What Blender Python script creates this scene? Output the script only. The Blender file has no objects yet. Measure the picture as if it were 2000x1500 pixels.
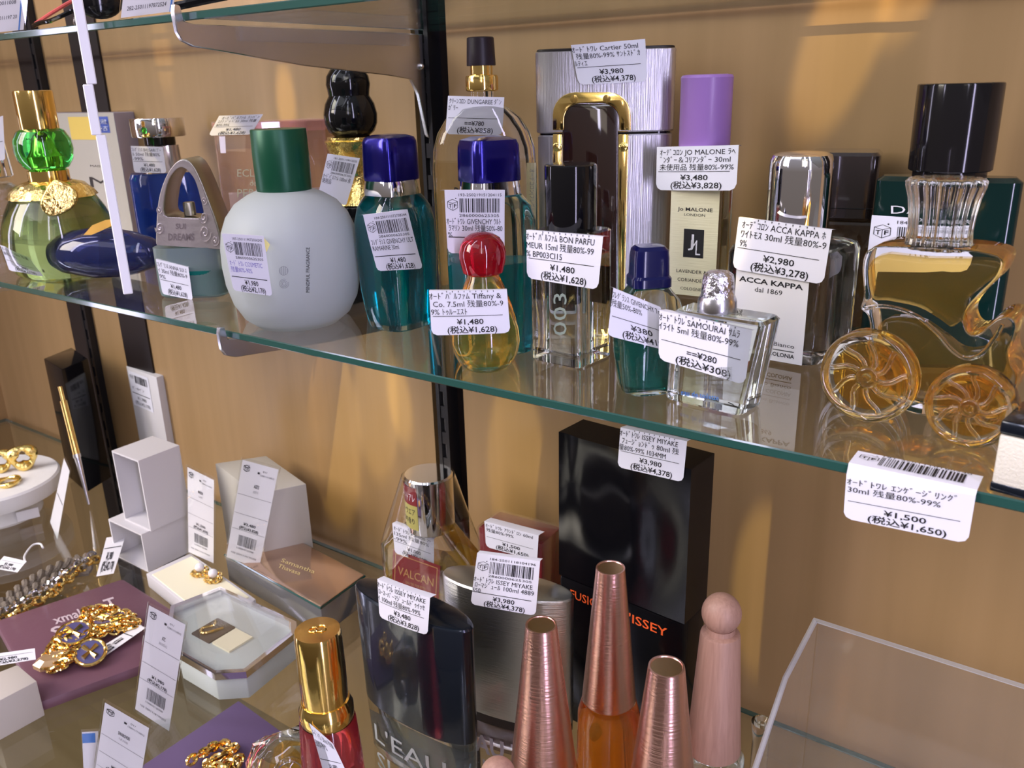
import bpy, bmesh, math, random
from mathutils import Vector, Matrix
random.seed(7)
SC = bpy.context.scene
COL = SC.collection
R = math.radians

# ---------------------------------------------------------------- camera
F = 1690.0                                   # focal length in pixels of the 2000 x 1500 frame
PITCH, ROLL, YAW = R(18.98), R(-1.575), R(36.07)
CAM = Vector((0.0, -0.2214, 0.097))
fw = Vector((-math.sin(YAW)*math.cos(PITCH), math.cos(YAW)*math.cos(PITCH), -math.sin(PITCH)))
rt0 = Vector((math.cos(YAW), math.sin(YAW), 0))
up0 = rt0.cross(fw)
rt = rt0*math.cos(ROLL) + up0*math.sin(ROLL)
up = -rt0*math.sin(ROLL) + up0*math.cos(ROLL)
cd = bpy.data.cameras.new('camera'); cam = bpy.data.objects.new('camera', cd); COL.objects.link(cam)
cd.sensor_width = 36; cd.lens = 36*F/2000; cd.clip_start = 0.01; cd.clip_end = 50
M = Matrix((rt, up, -fw)).transposed().to_4x4(); M.translation = CAM
cam.matrix_world = M
SC.camera = cam
cd.dof.use_dof = True; cd.dof.focus_distance = .33; cd.dof.aperture_fstop = 34

# ---------------------------------------------------------------- world, lights, exposure
SC.view_settings.view_transform = 'Standard'; SC.view_settings.look = 'None'
SC.view_settings.exposure = 0.08; SC.view_settings.gamma = 1.0
SC.view_settings.use_curve_mapping = False
SC.cycles.max_bounces = 16; SC.cycles.transmission_bounces = 14; SC.cycles.transparent_max_bounces = 32
SC.cycles.glossy_bounces = 6; SC.cycles.diffuse_bounces = 3
SC.cycles.sample_clamp_indirect = 4.0
W = bpy.data.worlds.new('shop'); SC.world = W; W.use_nodes = True
nt = W.node_tree; N = nt.nodes; L = nt.links; N.clear()
wo = N.new('ShaderNodeOutputWorld'); bg = N.new('ShaderNodeBackground'); tc = N.new('ShaderNodeTexCoord')
sx = N.new('ShaderNodeSeparateXYZ'); cr = N.new('ShaderNodeValToRGB'); mr = N.new('ShaderNodeMapRange')
L.new(tc.outputs['Generated'], sx.inputs[0]); L.new(sx.outputs['Z'], mr.inputs[0])
mr.inputs[1].default_value = -1; mr.inputs[2].default_value = 1
L.new(mr.outputs[0], cr.inputs[0]); L.new(cr.outputs[0], bg.inputs[0]); L.new(bg.outputs[0], wo.inputs[0])
e = cr.color_ramp.elements
e[0].position = 0.25; e[0].color = (.10, .075, .055, 1)
e[1].position = 0.95; e[1].color = (.62, .60, .68, 1)
x = e.new(.5); x.color = (.30, .26, .24, 1)
x = e.new(.62); x.color = (.40, .37, .38, 1)
bg.inputs[1].default_value = 0.62
def area(name, loc, aim, w, h, power, col):
    d = bpy.data.lights.new(name, 'AREA'); d.shape = 'RECTANGLE'; d.size = w; d.size_y = h; d.energy = power; d.color = col
    o = bpy.data.objects.new(name, d); COL.objects.link(o); o.location = loc
    o.rotation_euler = (Vector(aim)-Vector(loc)).to_track_quat('-Z', 'Y').to_euler(); return o
def spot(name, loc, aim, power, deg, blend, rad, col):
    d = bpy.data.lights.new(name, 'SPOT'); d.energy = power; d.spot_size = R(deg); d.spot_blend = blend
    d.shadow_soft_size = rad; d.color = col
    o = bpy.data.objects.new(name, d); COL.objects.link(o); o.location = loc
    o.rotation_euler = (Vector(aim)-Vector(loc)).to_track_quat('-Z', 'Y').to_euler(); return o
COOL = (.80, .76, 1.0); WARM = (1.0, .72, .30)
area('ceiling_tube', (-1.0, -1.3, 1.35), (-.3, .1, 0), .10, 2.4, 13, COOL)       # shop ceiling fluorescents
area('ceiling_tube', (.55, -1.1, 1.35), (-.3, .1, 0), .10, 2.4, 9, COOL)
area('light_panel', (-.4, -1.6, 1.6), (-.35, .1, 0), 1.6, .8, 5.5, (.93, .90, 1.0))
area('light_panel', (-1.25, -1.1, .75), (-.50, .1436, -.10), .5, .8, 19, (1.0, .90, .78))    # added low warm fill to lift the lower-left wall
area('light_panel', (.45, -.9, .55), (-.15, .1436, -.06), .4, .5, .8, (1.0, .88, .72))  # second added fill, low at the front right
area('case_light_tube', (.50, -.42, .25), (-.40, .05, .25), .05, 1.5, 5.5, (.72, .66, 1.0))   # upright tube lights at the case's front corners
area('case_light_tube', (-.885, -.27, .25), (-.40, .05, .25), .05, 1.5, 2.2, (.78, .74, 1.0))
def patch_spot(aim, dx, power, deg, dz=.62, dy=.26):  # added spots, each aimed to form one warm patch on the wall
    spot('wall_patch_spot', (aim[0]+dx, .1436-dy, aim[2]+dz), aim, power*9, deg, .22, .003, WARM)
patch_spot((-.104, .1436, .112), .20, 4.6, 2.5)
patch_spot((-.080, .1436, .135), .16, 4.6, 1.7)
patch_spot((-.428, .1436, .092), .02, 4.8, 1.5)
patch_spot((-.545, .1436, .125), .02, 1.8, 1.8)
patch_spot((-.352, .1436, -.085), -.05, 7.6, 1.5, .72)
patch_spot((-.372, .1436, -.085), .05, 5.1, 3.0, .72)
patch_spot((-.415, .1436, -.110), .03, 5.1, 4.0, .72)
patch_spot((-.171, .1436, -.135), .02, 5.1, 2.4, .75)
patch_spot((-.118, .1436, -.138), -.01, 5.1, 2.4, .75)
patch_spot((-.515, .1436, -.045), .01, 4.4, 1.3, .70)
patch_spot((-.265, .1436, -.105), .02, 4.2, 3.2, .70)

# ---------------------------------------------------------------- pixel rays -> places in the room
def ray(px, py):
    return (fw*F + rt*(px-1000) + up*(750-py)).normalized()
def on_z(px, py, z): d = ray(px, py); return CAM + d*((z-CAM.z)/d.z)
def on_y(px, py, y): d = ray(px, py); return CAM + d*((y-CAM.y)/d.y)
def on_x(px, py, x): d = ray(px, py); return CAM + d*((x-CAM.x)/d.x)
def proj(p):
    v = Vector(p)-CAM; k = F/v.dot(fw); return 1000+k*v.dot(rt), 750-k*v.dot(up)
def at_y(px, y, z):                                  # the point on the line (y, z) that shows at column px
    a, b = -2.0, .5
    for _ in range(50):
        m = (a+b)/2
        if proj((m, y, z))[0] < px: a = m
        else: b = m
    return Vector((a, y, z))

# ---------------------------------------------------------------- materials
def new_mat(name):
    m = bpy.data.materials.new(name); m.use_nodes = True
    return m, m.node_tree, m.node_tree.nodes['Principled BSDF']
def mat(name, c, rough=.5, metal=0., trans=0., ior=1.45, coat=0., bump=None, spec=.5, aniso=0., bscale=400., var=0., stretch=(1,1,1)):
    m, t, p = new_mat(name)
    p.inputs['Base Color'].default_value = (*c, 1); p.inputs['Roughness'].default_value = rough
    p.inputs['Metallic'].default_value = metal; p.inputs['Transmission Weight'].default_value = trans
    p.inputs['IOR'].default_value = ior; p.inputs['Coat Weight'].default_value = coat
    p.inputs['Coat Roughness'].default_value = .05
    p.inputs['Specular IOR Level'].default_value = spec; p.inputs['Anisotropic'].default_value = aniso
    if bump or var:
        co = t.nodes.new('ShaderNodeTexCoord'); mp = t.nodes.new('ShaderNodeMapping'); nz = t.nodes.new('ShaderNodeTexNoise')
        mp.inputs['Scale'].default_value = stretch
        t.links.new(co.outputs['Object'], mp.inputs[0]); t.links.new(mp.outputs[0], nz.inputs['Vector'])
        nz.inputs['Scale'].default_value = bscale; nz.inputs['Detail'].default_value = 4
        if bump:
            bp = t.nodes.new('ShaderNodeBump'); bp.inputs['Strength'].default_value = bump; bp.inputs['Distance'].default_value = .001
            t.links.new(nz.outputs[0], bp.inputs['Height']); t.links.new(bp.outputs[0], p.inputs['Normal'])
        if var:
            rp = t.nodes.new('ShaderNodeValToRGB'); t.links.new(nz.outputs[0], rp.inputs[0])
            rp.color_ramp.elements[0].position = .35; rp.color_ramp.elements[1].position = .65
            rp.color_ramp.elements[0].color = (*[k*(1-var) for k in c], 1); rp.color_ramp.elements[1].color = (*[min(1, k*(1+var)) for k in c], 1)
            t.links.new(rp.outputs[0], p.inputs['Base Color'])
    return m
def thin(name, tint, refl=1.0, rough=.0, body=None, bodyfac=0.):      # thin clear sheet: passes light, mirrors at grazing angles
    m, t, p = new_mat(name); n = t.nodes; l = t.links; n.remove(p)
    out = n['Material Output']; tr = n.new('ShaderNodeBsdfTransparent'); gl = n.new('ShaderNodeBsdfGlossy'); mx = n.new('ShaderNodeMixShader')
    lw = n.new('ShaderNodeLayerWeight'); lw.inputs[0].default_value = .5
    pw = n.new('ShaderNodeMath'); pw.operation = 'POWER'; pw.inputs[1].default_value = 5
    ma = n.new('ShaderNodeMath'); ma.operation = 'MULTIPLY_ADD'; ma.inputs[1].default_value = .95*refl; ma.inputs[2].default_value = .045*refl
    tr.inputs[0].default_value = (*tint, 1); gl.inputs[0].default_value = (1, 1, 1, 1); gl.inputs['Roughness'].default_value = rough
    l.new(lw.outputs['Facing'], pw.inputs[0]); l.new(pw.outputs[0], ma.inputs[0]); l.new(ma.outputs[0], mx.inputs[0])
    l.new(tr.outputs[0], mx.inputs[1]); l.new(gl.outputs[0], mx.inputs[2])
    if body:
        df = n.new('ShaderNodeBsdfDiffuse'); df.inputs[0].default_value = (*body, 1)
        m2 = n.new('ShaderNodeMixShader'); m2.inputs[0].default_value = bodyfac
        l.new(mx.outputs[0], m2.inputs[1]); l.new(df.outputs[0], m2.inputs[2]); l.new(m2.outputs[0], out.inputs[0])
    else: l.new(mx.outputs[0], out.inputs[0])
    return m
def wood(name, a, b, rough=.45, axis=2, sc=1.0):
    m, t, p = new_mat(name); n = t.nodes; l = t.links
    co = n.new('ShaderNodeTexCoord'); mp = n.new('ShaderNodeMapping'); nz = n.new('ShaderNodeTexNoise'); rp = n.new('ShaderNodeValToRGB')
    s = [60*sc, 60*sc, 60*sc]; s[axis] = 2.2*sc; mp.inputs['Scale'].default_value = s
    nz.inputs['Scale'].default_value = 1.0; nz.inputs['Detail'].default_value = 5; nz.inputs['Distortion'].default_value = .6
    l.new(co.outputs['Object'], mp.inputs[0]); l.new(mp.outputs[0], nz.inputs['Vector']); l.new(nz.outputs[0], rp.inputs[0])
    rp.color_ramp.elements[0].position = .3; rp.color_ramp.elements[1].position = .7
    rp.color_ramp.elements[0].color = (*a, 1); rp.color_ramp.elements[1].color = (*b, 1)
    l.new(rp.outputs[0], p.inputs['Base Color']); p.inputs['Roughness'].default_value = rough
    return m
m_wall = wood('tan_wood_veneer', (.315, .194, .078), (.372, .230, .098), .42)
m_floor = wood('case_floor_wood', (.15, .105, .05), (.19, .135, .07), .35, 0)
m_dark = mat('dark_brown_panel', (.012, .007, .006), .45)
m_blackmetal = mat('black_metal', (.012, .012, .014), .35, .2)
m_black = mat('black_gloss', (.004, .004, .005), .08, spec=.5)
m_blackp = mat('black_plastic', (.008, .007, .008), .09, spec=.5)
m_blackflask = mat('black_sculpted_lacquer', (.003, .003, .004), .13, spec=.22)
m_chrome = mat('chrome', (.82, .80, .84), .06, 1)
m_silver = mat('satin_silver', (.66, .65, .68), .25, 1)
m_brushv = mat('brushed_silver', (.70, .69, .73), .3, 1, bump=.25, bscale=1, stretch=(2500, 2500, 40))
m_brushh = mat('brushed_steel', (.60, .60, .57), .3, 1, bump=.3, bscale=1, stretch=(60, 60, 3000))
m_gold = mat('polished_gold', (.95, .66, .22), .12, 1)
m_goldr = mat('embossed_gold', (.95, .72, .24), .16, 1, bump=1.0, bscale=260)
m_rose = mat('rose_gold', (.80, .47, .40), .27, 1, bump=.2, bscale=1, stretch=(40, 40, 1500))
m_rosedark = mat('bronze_dish', (.50, .33, .18), .25, 1)
m_paper = mat('label_paper', (.80, .80, .86), .38)
m_card = mat('card_white', (.80, .79, .78), .5)
m_ink = mat('printing_ink', (.012, .012, .014), .5)
m_inkp = mat('faded_purple_ink', (.25, .22, .55), .5)
m_inkb = mat('blue_print', (.05, .20, .55), .5)
m_inkw = mat('white_print', (.75, .75, .78), .5)
m_inkg = mat('grey_print', (.30, .32, .33), .5)
m_inko = mat('orange_print', (.85, .12, .02), .5)
m_glass = mat('clear_glass', (.985, .995, .99), 0, trans=1, ior=1.46)
m_glasst = mat('clear_glass_teal_tint', (.93, .985, .98), 0, trans=1, ior=1.46)
m_shelf = thin('shelf_glass', (.93, .965, .95), 1.25)
m_edge = mat('green_glass_edge', (.018, .075, .060), .12, coat=.7)
m_acryl = thin('clear_acrylic', (.97, .97, .97), 1.0, body=(.8, .8, .8), bodyfac=.03)
m_acryledge = mat('acrylic_edge', (.80, .80, .80), .2, trans=.6)
m_frost = mat('frosted_glass', (.64, .70, .675), .42, trans=.45, ior=1.25)
m_frostteal = mat('frosted_teal_glass', (.50, .64, .62), .3, trans=.8, ior=1.3)
m_teal = thin('teal_liquid', (.03, .60, .66), .5, body=(.0, .42, .48), bodyfac=.16)
m_tealdk = thin('dark_teal_liquid', (.10, .40, .36), .5, body=(.02, .22, .18), bodyfac=.35)
m_pale = thin('pale_liquid', (.93, .90, .80), .6)
m_clearliq = thin('clear_liquid', (.95, .96, .96), .6)
m_amber = thin('amber_liquid', (.98, .82, .42), .5, body=(.85, .58, .14), bodyfac=.06)
m_orange = thin('orange_liquid', (.93, .52, .13), .5, body=(.9, .40, .05), bodyfac=.22)
m_yellow = thin('yellow_liquid', (.90, .72, .20), .5, body=(.62, .45, .06), bodyfac=.30)
m_green = thin('pale_green_liquid', (.72, .84, .54), .5, body=(.25, .45, .15), bodyfac=.06)
m_pink = thin('pink_liquid', (.86, .30, .34), .5, body=(.6, .10, .13), bodyfac=.28)
m_navycap = mat('metallic_blue_cap', (.010, .006, .17), .2, .75, coat=.35)
m_navy = mat('navy_plastic', (.003, .004, .05), .16, coat=.3, spec=.3)
m_navydk = mat('dark_navy_lacquer', (.012, .018, .03), .22, .6, coat=.5)
m_greencap = mat('green_satin_cap', (.006, .075, .035), .35, .3)
m_brown = mat('dark_plum_cap', (.018, .010, .016), .4)
m_lav = mat('lavender_cap', (.36, .19, .52), .28)
m_cream = mat('cream_label', (.74, .70, .46), .6, bump=.2, bscale=1, stretch=(100, 100, 2500))
m_creambox = mat('cream_pearl_paper', (.78, .74, .62), .42, bump=.4, bscale=1300)
m_red = mat('red_clear_plastic', (.50, .004, .02), .05, trans=.75, coat=.3)
m_redlabel = mat('dark_red_label', (.20, .012, .016), .35)
m_redbox = mat('red_gloss_box', (.17, .012, .016), .25, coat=.6)
m_dkwin = mat('smoked_brown_glass', (.020, .008, .006), .06, coat=1)
m_dkgreen = mat('dark_green_glass', (.002, .018, .016), .08, spec=.5)
m_smoke = thin('smoky_glass', (.62, .58, .55), 1.2)
m_smokeblk = mat('smoky_black_cap', (.025, .018, .017), .12, coat=.8)
m_ball = mat('green_crystal', (.10, .85, .16), 0, trans=1, ior=1.45)
m_bluegl = mat('cobalt_glass', (.16, .18, .62), .03, trans=.92)
m_bluegl2 = mat('blue_glass', (.02, .07, .50), .05, trans=.8)
m_yel = mat('yellow_sticker', (.80, .58, .12), .5)
m_yelp = mat('yellow_tape', (.75, .68, .25), .5)
m_orng = mat('orange_tag', (.75, .42, .08), .5)
m_anna = mat('antique_silver', (.36, .34, .27), .33, .9)
m_annaf = mat('antique_silver_face', (.60, .54, .55), .28, .75, bump=.25, bscale=300)
m_purple = mat('purple_satin', (.165, .075, .10), .42, bump=.5, bscale=40)
m_violet = mat('violet_suede_card', (.115, .075, .16), .7)
m_lavbox = mat('lavender_grey_board', (.36, .32, .38), .6)
m_ivory = mat('ivory_board', (.72, .70, .60), .55)
m_white = mat('white_plaster', (.78, .77, .72), .5, bump=.6, bscale=90)
m_greybox = mat('grey_beige_board', (.55, .50, .43), .6)
m_whiteboard = mat('white_board', (.64, .62, .61), .55)
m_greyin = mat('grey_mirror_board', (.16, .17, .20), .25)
m_cushion = mat('cream_cushion', (.82, .78, .56), .7)
m_pearl = mat('pearl', (.88, .86, .84), .15, coat=1)
m_ash = wood('pale_ash_wood', (.36, .20, .145), (.45, .265, .195), .5, 2, 14)
m_bronzeglass = mat('bronze_mirror_glass', (.48, .33, .24), .12, .75)
m_braid = mat('taupe_braid', (.20, .165, .12), .7, bump=1.0, bscale=900)
m_pinkclear = thin('pink_tinted_film', (.93, .86, .86), 1.3, body=(.75, .50, .52), bodyfac=.10)
m_film = thin('cellophane', (.985, .985, .985), 1.5)
m_strip = mat('white_reflection_strip', (.92, .92, .95), .3)

# ---------------------------------------------------------------- mesh helpers
KEEP = set()                                                  # flat printed meshes keep their own face direction
def flat_bm():
    b = bmesh.new(); KEEP.add(id(b)); return b
def finish(name, bm, mats, parent=None, ang=32, loc=None):
    me = bpy.data.meshes.new(name)
    bmesh.ops.recalc_face_normals(bm, faces=bm.faces[:]) if id(bm) not in KEEP else KEEP.discard(id(bm))
    bm.to_mesh(me); bm.free()
    for m in (mats if isinstance(mats, (list, tuple)) else [mats]): me.materials.append(m)
    for p in me.polygons: p.use_smooth = True
    me.set_sharp_from_angle(angle=R(ang))
    o = bpy.data.objects.new(name, me); COL.objects.link(o)
    if parent: o.parent = parent
    if loc is not None: o.location = loc
    return o
def tag_thing(o, label, cat, group=None, kind=None):
    if label: o['label'] = label
    if cat: o['category'] = cat
    if group: o['group'] = group
    if kind: o['kind'] = kind
    return o
def rings_mesh(bm, rings, cap=True, close=True):
    vs = [[bm.verts.new(p) for p in r] for r in rings]
    n = len(vs[0])
    for a, b in zip(vs, vs[1:]):
        for i in range(n if close else n-1):
            j = (i+1) % n
            bm.faces.new((a[i], a[j], b[j], b[i]))
    if cap:
        bm.faces.new(vs[0][::-1]); bm.faces.new(vs[-1])
    return vs
def lathe(prof, seg=48, cx=0., cy=0., mod=None):
    bm = bmesh.new(); rings = []
    for r, z in prof:
        r = max(r, 1e-5)
        rings.append([(cx+r*(mod(a, z) if mod else 1)*math.cos(a), cy+r*(mod(a, z) if mod else 1)*math.sin(a), z) for a in [2*math.pi*i/seg for i in range(seg)]])
    rings_mesh(bm, rings); return bm
def sell(hx, hy, n, seg, cx=0, cy=0, rot=0.):
    out = []
    for i in range(seg):
        a = 2*math.pi*(i+.5)/seg; c, s = math.cos(a), math.sin(a)
        X = hx*math.copysign(abs(c)**(2/n), c); Y = hy*math.copysign(abs(s)**(2/n), s)
        out.append((cx+X*math.cos(rot)-Y*math.sin(rot), cy+X*math.sin(rot)+Y*math.cos(rot)))
    return out
def loft(secs, n=4., seg=64, cx=0, cy=0, rot=0.):           # secs: (z, hx, hy[, n])
    bm = bmesh.new(); rings = []
    for s in secs:
        rings.append([(x, y, s[0]) for x, y in sell(max(s[1], 1e-5), max(s[2], 1e-5), s[3] if len(s) > 3 else n, seg, cx, cy, rot)])
    rings_mesh(bm, rings); return bm
def bev(bm, w, seg=2, ang=35):
    if w <= 0: return bm
    bm.normal_update()
    es = [e for e in bm.edges if len(e.link_faces) == 2 and e.calc_face_angle(0) > R(ang)]
    bmesh.ops.bevel(bm, geom=es, offset=w, segments=seg, profile=.5, affect='EDGES', clamp_overlap=True)
    return bm
def box(x0, x1, y0, y1, z0, z1, b=0., seg=2, bm=None):
    t = bmesh.new() if (bm is None or b > 0) else bm
    v = [t.verts.new((x, y, z)) for z in (z0, z1) for x, y in ((x0, y0), (x1, y0), (x1, y1), (x0, y1))]
    for f in ((0, 3, 2, 1), (4, 5, 6, 7), (0, 1, 5, 4), (1, 2, 6, 5), (2, 3, 7, 6), (3, 0, 4, 7)): t.faces.new([v[i] for i in f])
    if b > 0: bev(t, b, seg)
    if bm is not None and t is not bm: merge(bm, t); return bm
    return t
def merge(bm, other, M_=None):
    me = bpy.data.meshes.new('tmp'); other.to_mesh(me); other.free()
    if M_ is not None: me.transform(M_)
    bm.from_mesh(me); bpy.data.meshes.remove(me); return bm
def extr(loops, d0, d1, b=0., seg=2):                       # loops in local (x, z), extruded along y
    if not isinstance(loops[0][0], (list, tuple)): loops = [loops]
    bm = bmesh.new()
    es = []
    for lp in loops:
        vs = [bm.verts.new((x, d0, z)) for x, z in lp]
        if len(loops) == 1: bm.faces.new(vs)
        else: es += [bm.edges.new((vs[i], vs[(i+1) % len(vs)])) for i in range(len(vs))]
    if len(loops) > 1: bmesh.ops.triangle_fill(bm, edges=es, use_beauty=True)
    r = bmesh.ops.extrude_face_region(bm, geom=bm.faces[:])
    for v in [g for g in r['geom'] if isinstance(g, bmesh.types.BMVert)]: v.co.y = d1
    bmesh.ops.recalc_face_normals(bm, faces=bm.faces[:])
    return bev(bm, b, seg)
def tube(pts, r, seg=10, closed=False, taper=None, bm=None):
    bm = bm or bmesh.new(); pts = [Vector(p) for p in pts]; rings = []; n = len(pts); prev = None
    for i, p in enumerate(pts):
        a = pts[(i-1) % n] if (closed or i > 0) else p; c = pts[(i+1) % n] if (closed or i < n-1) else p
        t = (c-a).normalized()
        u = (prev - t*prev.dot(t)) if prev else t.orthogonal()
        u.normalize(); prev = u; v = t.cross(u)
        rr = r*(taper[i] if taper else 1)
        rings.append([p+u*rr*math.cos(2*math.pi*k/seg)+v*rr*math.sin(2*math.pi*k/seg) for k in range(seg)])
    if closed: rings.append(rings[0]); 
    rings_mesh(bm, rings, cap=not closed); return bm
def smooth_path(pts, k=6):
    P = [Vector(p) for p in pts]; out = []
    for i in range(len(P)-1):
        a, b, c, d = P[max(i-1, 0)], P[i], P[i+1], P[min(i+2, len(P)-1)]
        for j in range(k):
            t = j/k
            out.append(.5*((2*b)+(c-a)*t+(2*a-5*b+4*c-d)*t*t+(3*b-a-3*c+d)*t**3))
    out.append(P[-1]); return out
def smooth_loop(pts, k=4):
    P = [Vector((*p, 0)) for p in pts]; n = len(P); out = []
    for i in range(n):
        a, b, c, d = P[i-1], P[i], P[(i+1) % n], P[(i+2) % n]
        for j in range(k):
            t = j/k; q = .5*((2*b)+(c-a)*t+(2*a-5*b+4*c-d)*t*t+(3*b-a-3*c+d)*t**3); out.append((q.x, q.y))
    return out
def ell(r, cx, cy, cz, ry=None, rz=None, seg=24, rings=14):
    ry = ry or r; rz = rz or r
    return merge(bmesh.new(), _sph(seg, rings), Matrix.Translation((cx, cy, cz)) @ Matrix.Diagonal((r, ry, rz, 1)))
def _sph(seg, rings):
    b = bmesh.new(); bmesh.ops.create_uvsphere(b, u_segments=seg, v_segments=rings, radius=1); return b

# ---------------------------------------------------------------- lettering
_gl = {}
def glyphs(s, bold=0.):
    k = (s, bold)
    if k not in _gl:
        c = bpy.data.curves.new('lettering', 'FONT'); c.body = s; c.resolution_u = 2; c.offset = bold
        o = bpy.data.objects.new('lettering', c); m = bpy.data.meshes.new_from_object(o)
        vs = [(v.co.x, v.co.y) for v in m.vertices]; fs = [tuple(p.vertices) for p in m.polygons]
        bpy.data.meshes.remove(m); bpy.data.objects.remove(o); bpy.data.curves.remove(c)
        x0 = min(v[0] for v in vs) if vs else 0; x1 = max(v[0] for v in vs) if vs else 1
        _gl[k] = ([(v[0]-x0, v[1]) for v in vs], fs, x1-x0)
    return _gl[k]
class Sheet:                                                # a printed sheet: local map (u right 0..1, v down 0..1) -> 3-D
    def __init__(s, fmap, eps): s.f = fmap; s.eps = eps; s.bm = flat_bm()
    def quad(s, u0, u1, v0, v1, mi=1, k=1.):
        n = 4 if (u1-u0) > .3 else 1
        top = [s.bm.verts.new(s.f(u0+(u1-u0)*i/n, v0, s.eps*k)) for i in range(n+1)]; bot = [s.bm.verts.new(s.f(u0+(u1-u0)*i/n, v1, s.eps*k)) for i in range(n+1)]
        for i in range(n):
            f = s.bm.faces.new((top[i], bot[i], bot[i+1], top[i+1])); f.material_index = mi
    def text(s, t, u, v, h, w=None, align='l', mi=1, bold=0., rot=0, aspect=1.):  # h: capital height as a share of v; w: width as a share of u
        vs, fs, W_ = glyphs(t, bold)
        ky = h/.73; kx = (w/W_) if w else ky*aspect
        if align == 'c': u -= W_*kx/2
        nv = []
        for x, y in vs:
            X, Y = x*kx, (y-.365)*ky
            if rot: X, Y = Y*(kx/ky), -X*(ky/kx)*-1
            nv.append(s.bm.verts.new(s.f(u+X, v-Y, s.eps)))
        for f in fs:
            try: s.bm.faces.new([nv[i] for i in f]).material_index = mi
            except ValueError: pass
    def barcode(s, u0, u1, v0, v1):
        x = u0
        while x < u1:
            w = random.choice((.006, .006, .012, .018))*(u1-u0)*1.5; s.quad(x, min(x+w, u1), v0, v1); x += w+random.choice((.006, .012, .012, .02))*(u1-u0)*1.5
    def logo(s, u, v, w, h):                                # the shop's cube mark
        P = [(0, .3), (.5, .12), (1, .3), (1, .78), (.5, 1), (0, .78)]; C_ = (.5, .45)
        for a, b in [(P[i], P[(i+1) % 6]) for i in range(6)]+[(P[0], C_), (P[2], C_), (C_, P[4])]: s.line(u+a[0]*w, v+a[1]*h, u+b[0]*w, v+b[1]*h, .007)
        s.text('T', u+.25*w, v+.62*h, .30*h, .30*w, 'c', bold=.02); s.text('F', u+.76*w, v+.62*h, .30*h, .26*w, 'c', bold=.02)
        s.quad(u+.78*w, u+.88*w, v+.02*h, v+.10*h)
    def line(s, ua, va, ub, vb, w):
        d = Vector((ub-ua, vb-va)); n = Vector((-d.y, d.x)).normalized()*w/2
        q = [s.bm.verts.new(s.f(a, b, s.eps)) for a, b in ((ua+n.x, va+n.y), (ua-n.x, va-n.y), (ub-n.x, vb-n.y), (ub+n.x, vb+n.y))]
        s.bm.faces.new(q).material_index = 1
def quadmap(TL, TR, BR, BL, curl=0., bow=0.):
    TL, TR, BR, BL = map(Vector, (TL, TR, BR, BL))
    nrm = (TR-TL).cross(TL-BL).normalized()
    Wd = (TR-TL).length
    def f(u, v, e):
        p = (TL*(1-u)+TR*u)*(1-v)+(BL*(1-u)+BR*u)*v
        d = e + Wd*(bow*4*u*(1-u) + curl*(max(v, 0)**2))
        if v < 0: return p - nrm*(e*0) + nrm*(e+Wd*bow*4*u*(1-u)) 
        return p + nrm*d
    return f, nrm
def sheet_base(S, nu=8, nv=6, r=.07, th=None, asp=1.):
    # rounded paper rectangle in (u, v)
    bm = S.bm; g = [[bm.verts.new(S.f(i/nu, j/nv, 0)) for i in range(nu+1)] for j in range(nv+1)]
    rx, ry = r, r*asp
    for (a, b), (ux, vy) in zip(((0, nv), (nu, nv)), ((0, 1), (1, 1))):   # only lower corners show rounded
        g[b][a].co = S.f(ux+(rx*.32 if ux == 0 else -rx*.32), vy-ry*.32, 0)
        o = g[b][1 if a == 0 else nu-1]; o.co = S.f(rx if ux == 0 else 1-rx, 1, 0)
        o = g[nv-1][a]; o.co = S.f(ux, 1-ry, 0)
    for j in range(nv):
        for i in range(nu): bm.faces.new((g[j][i], g[j+1][i], g[j+1][i+1], g[j][i+1]))
    return g

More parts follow.
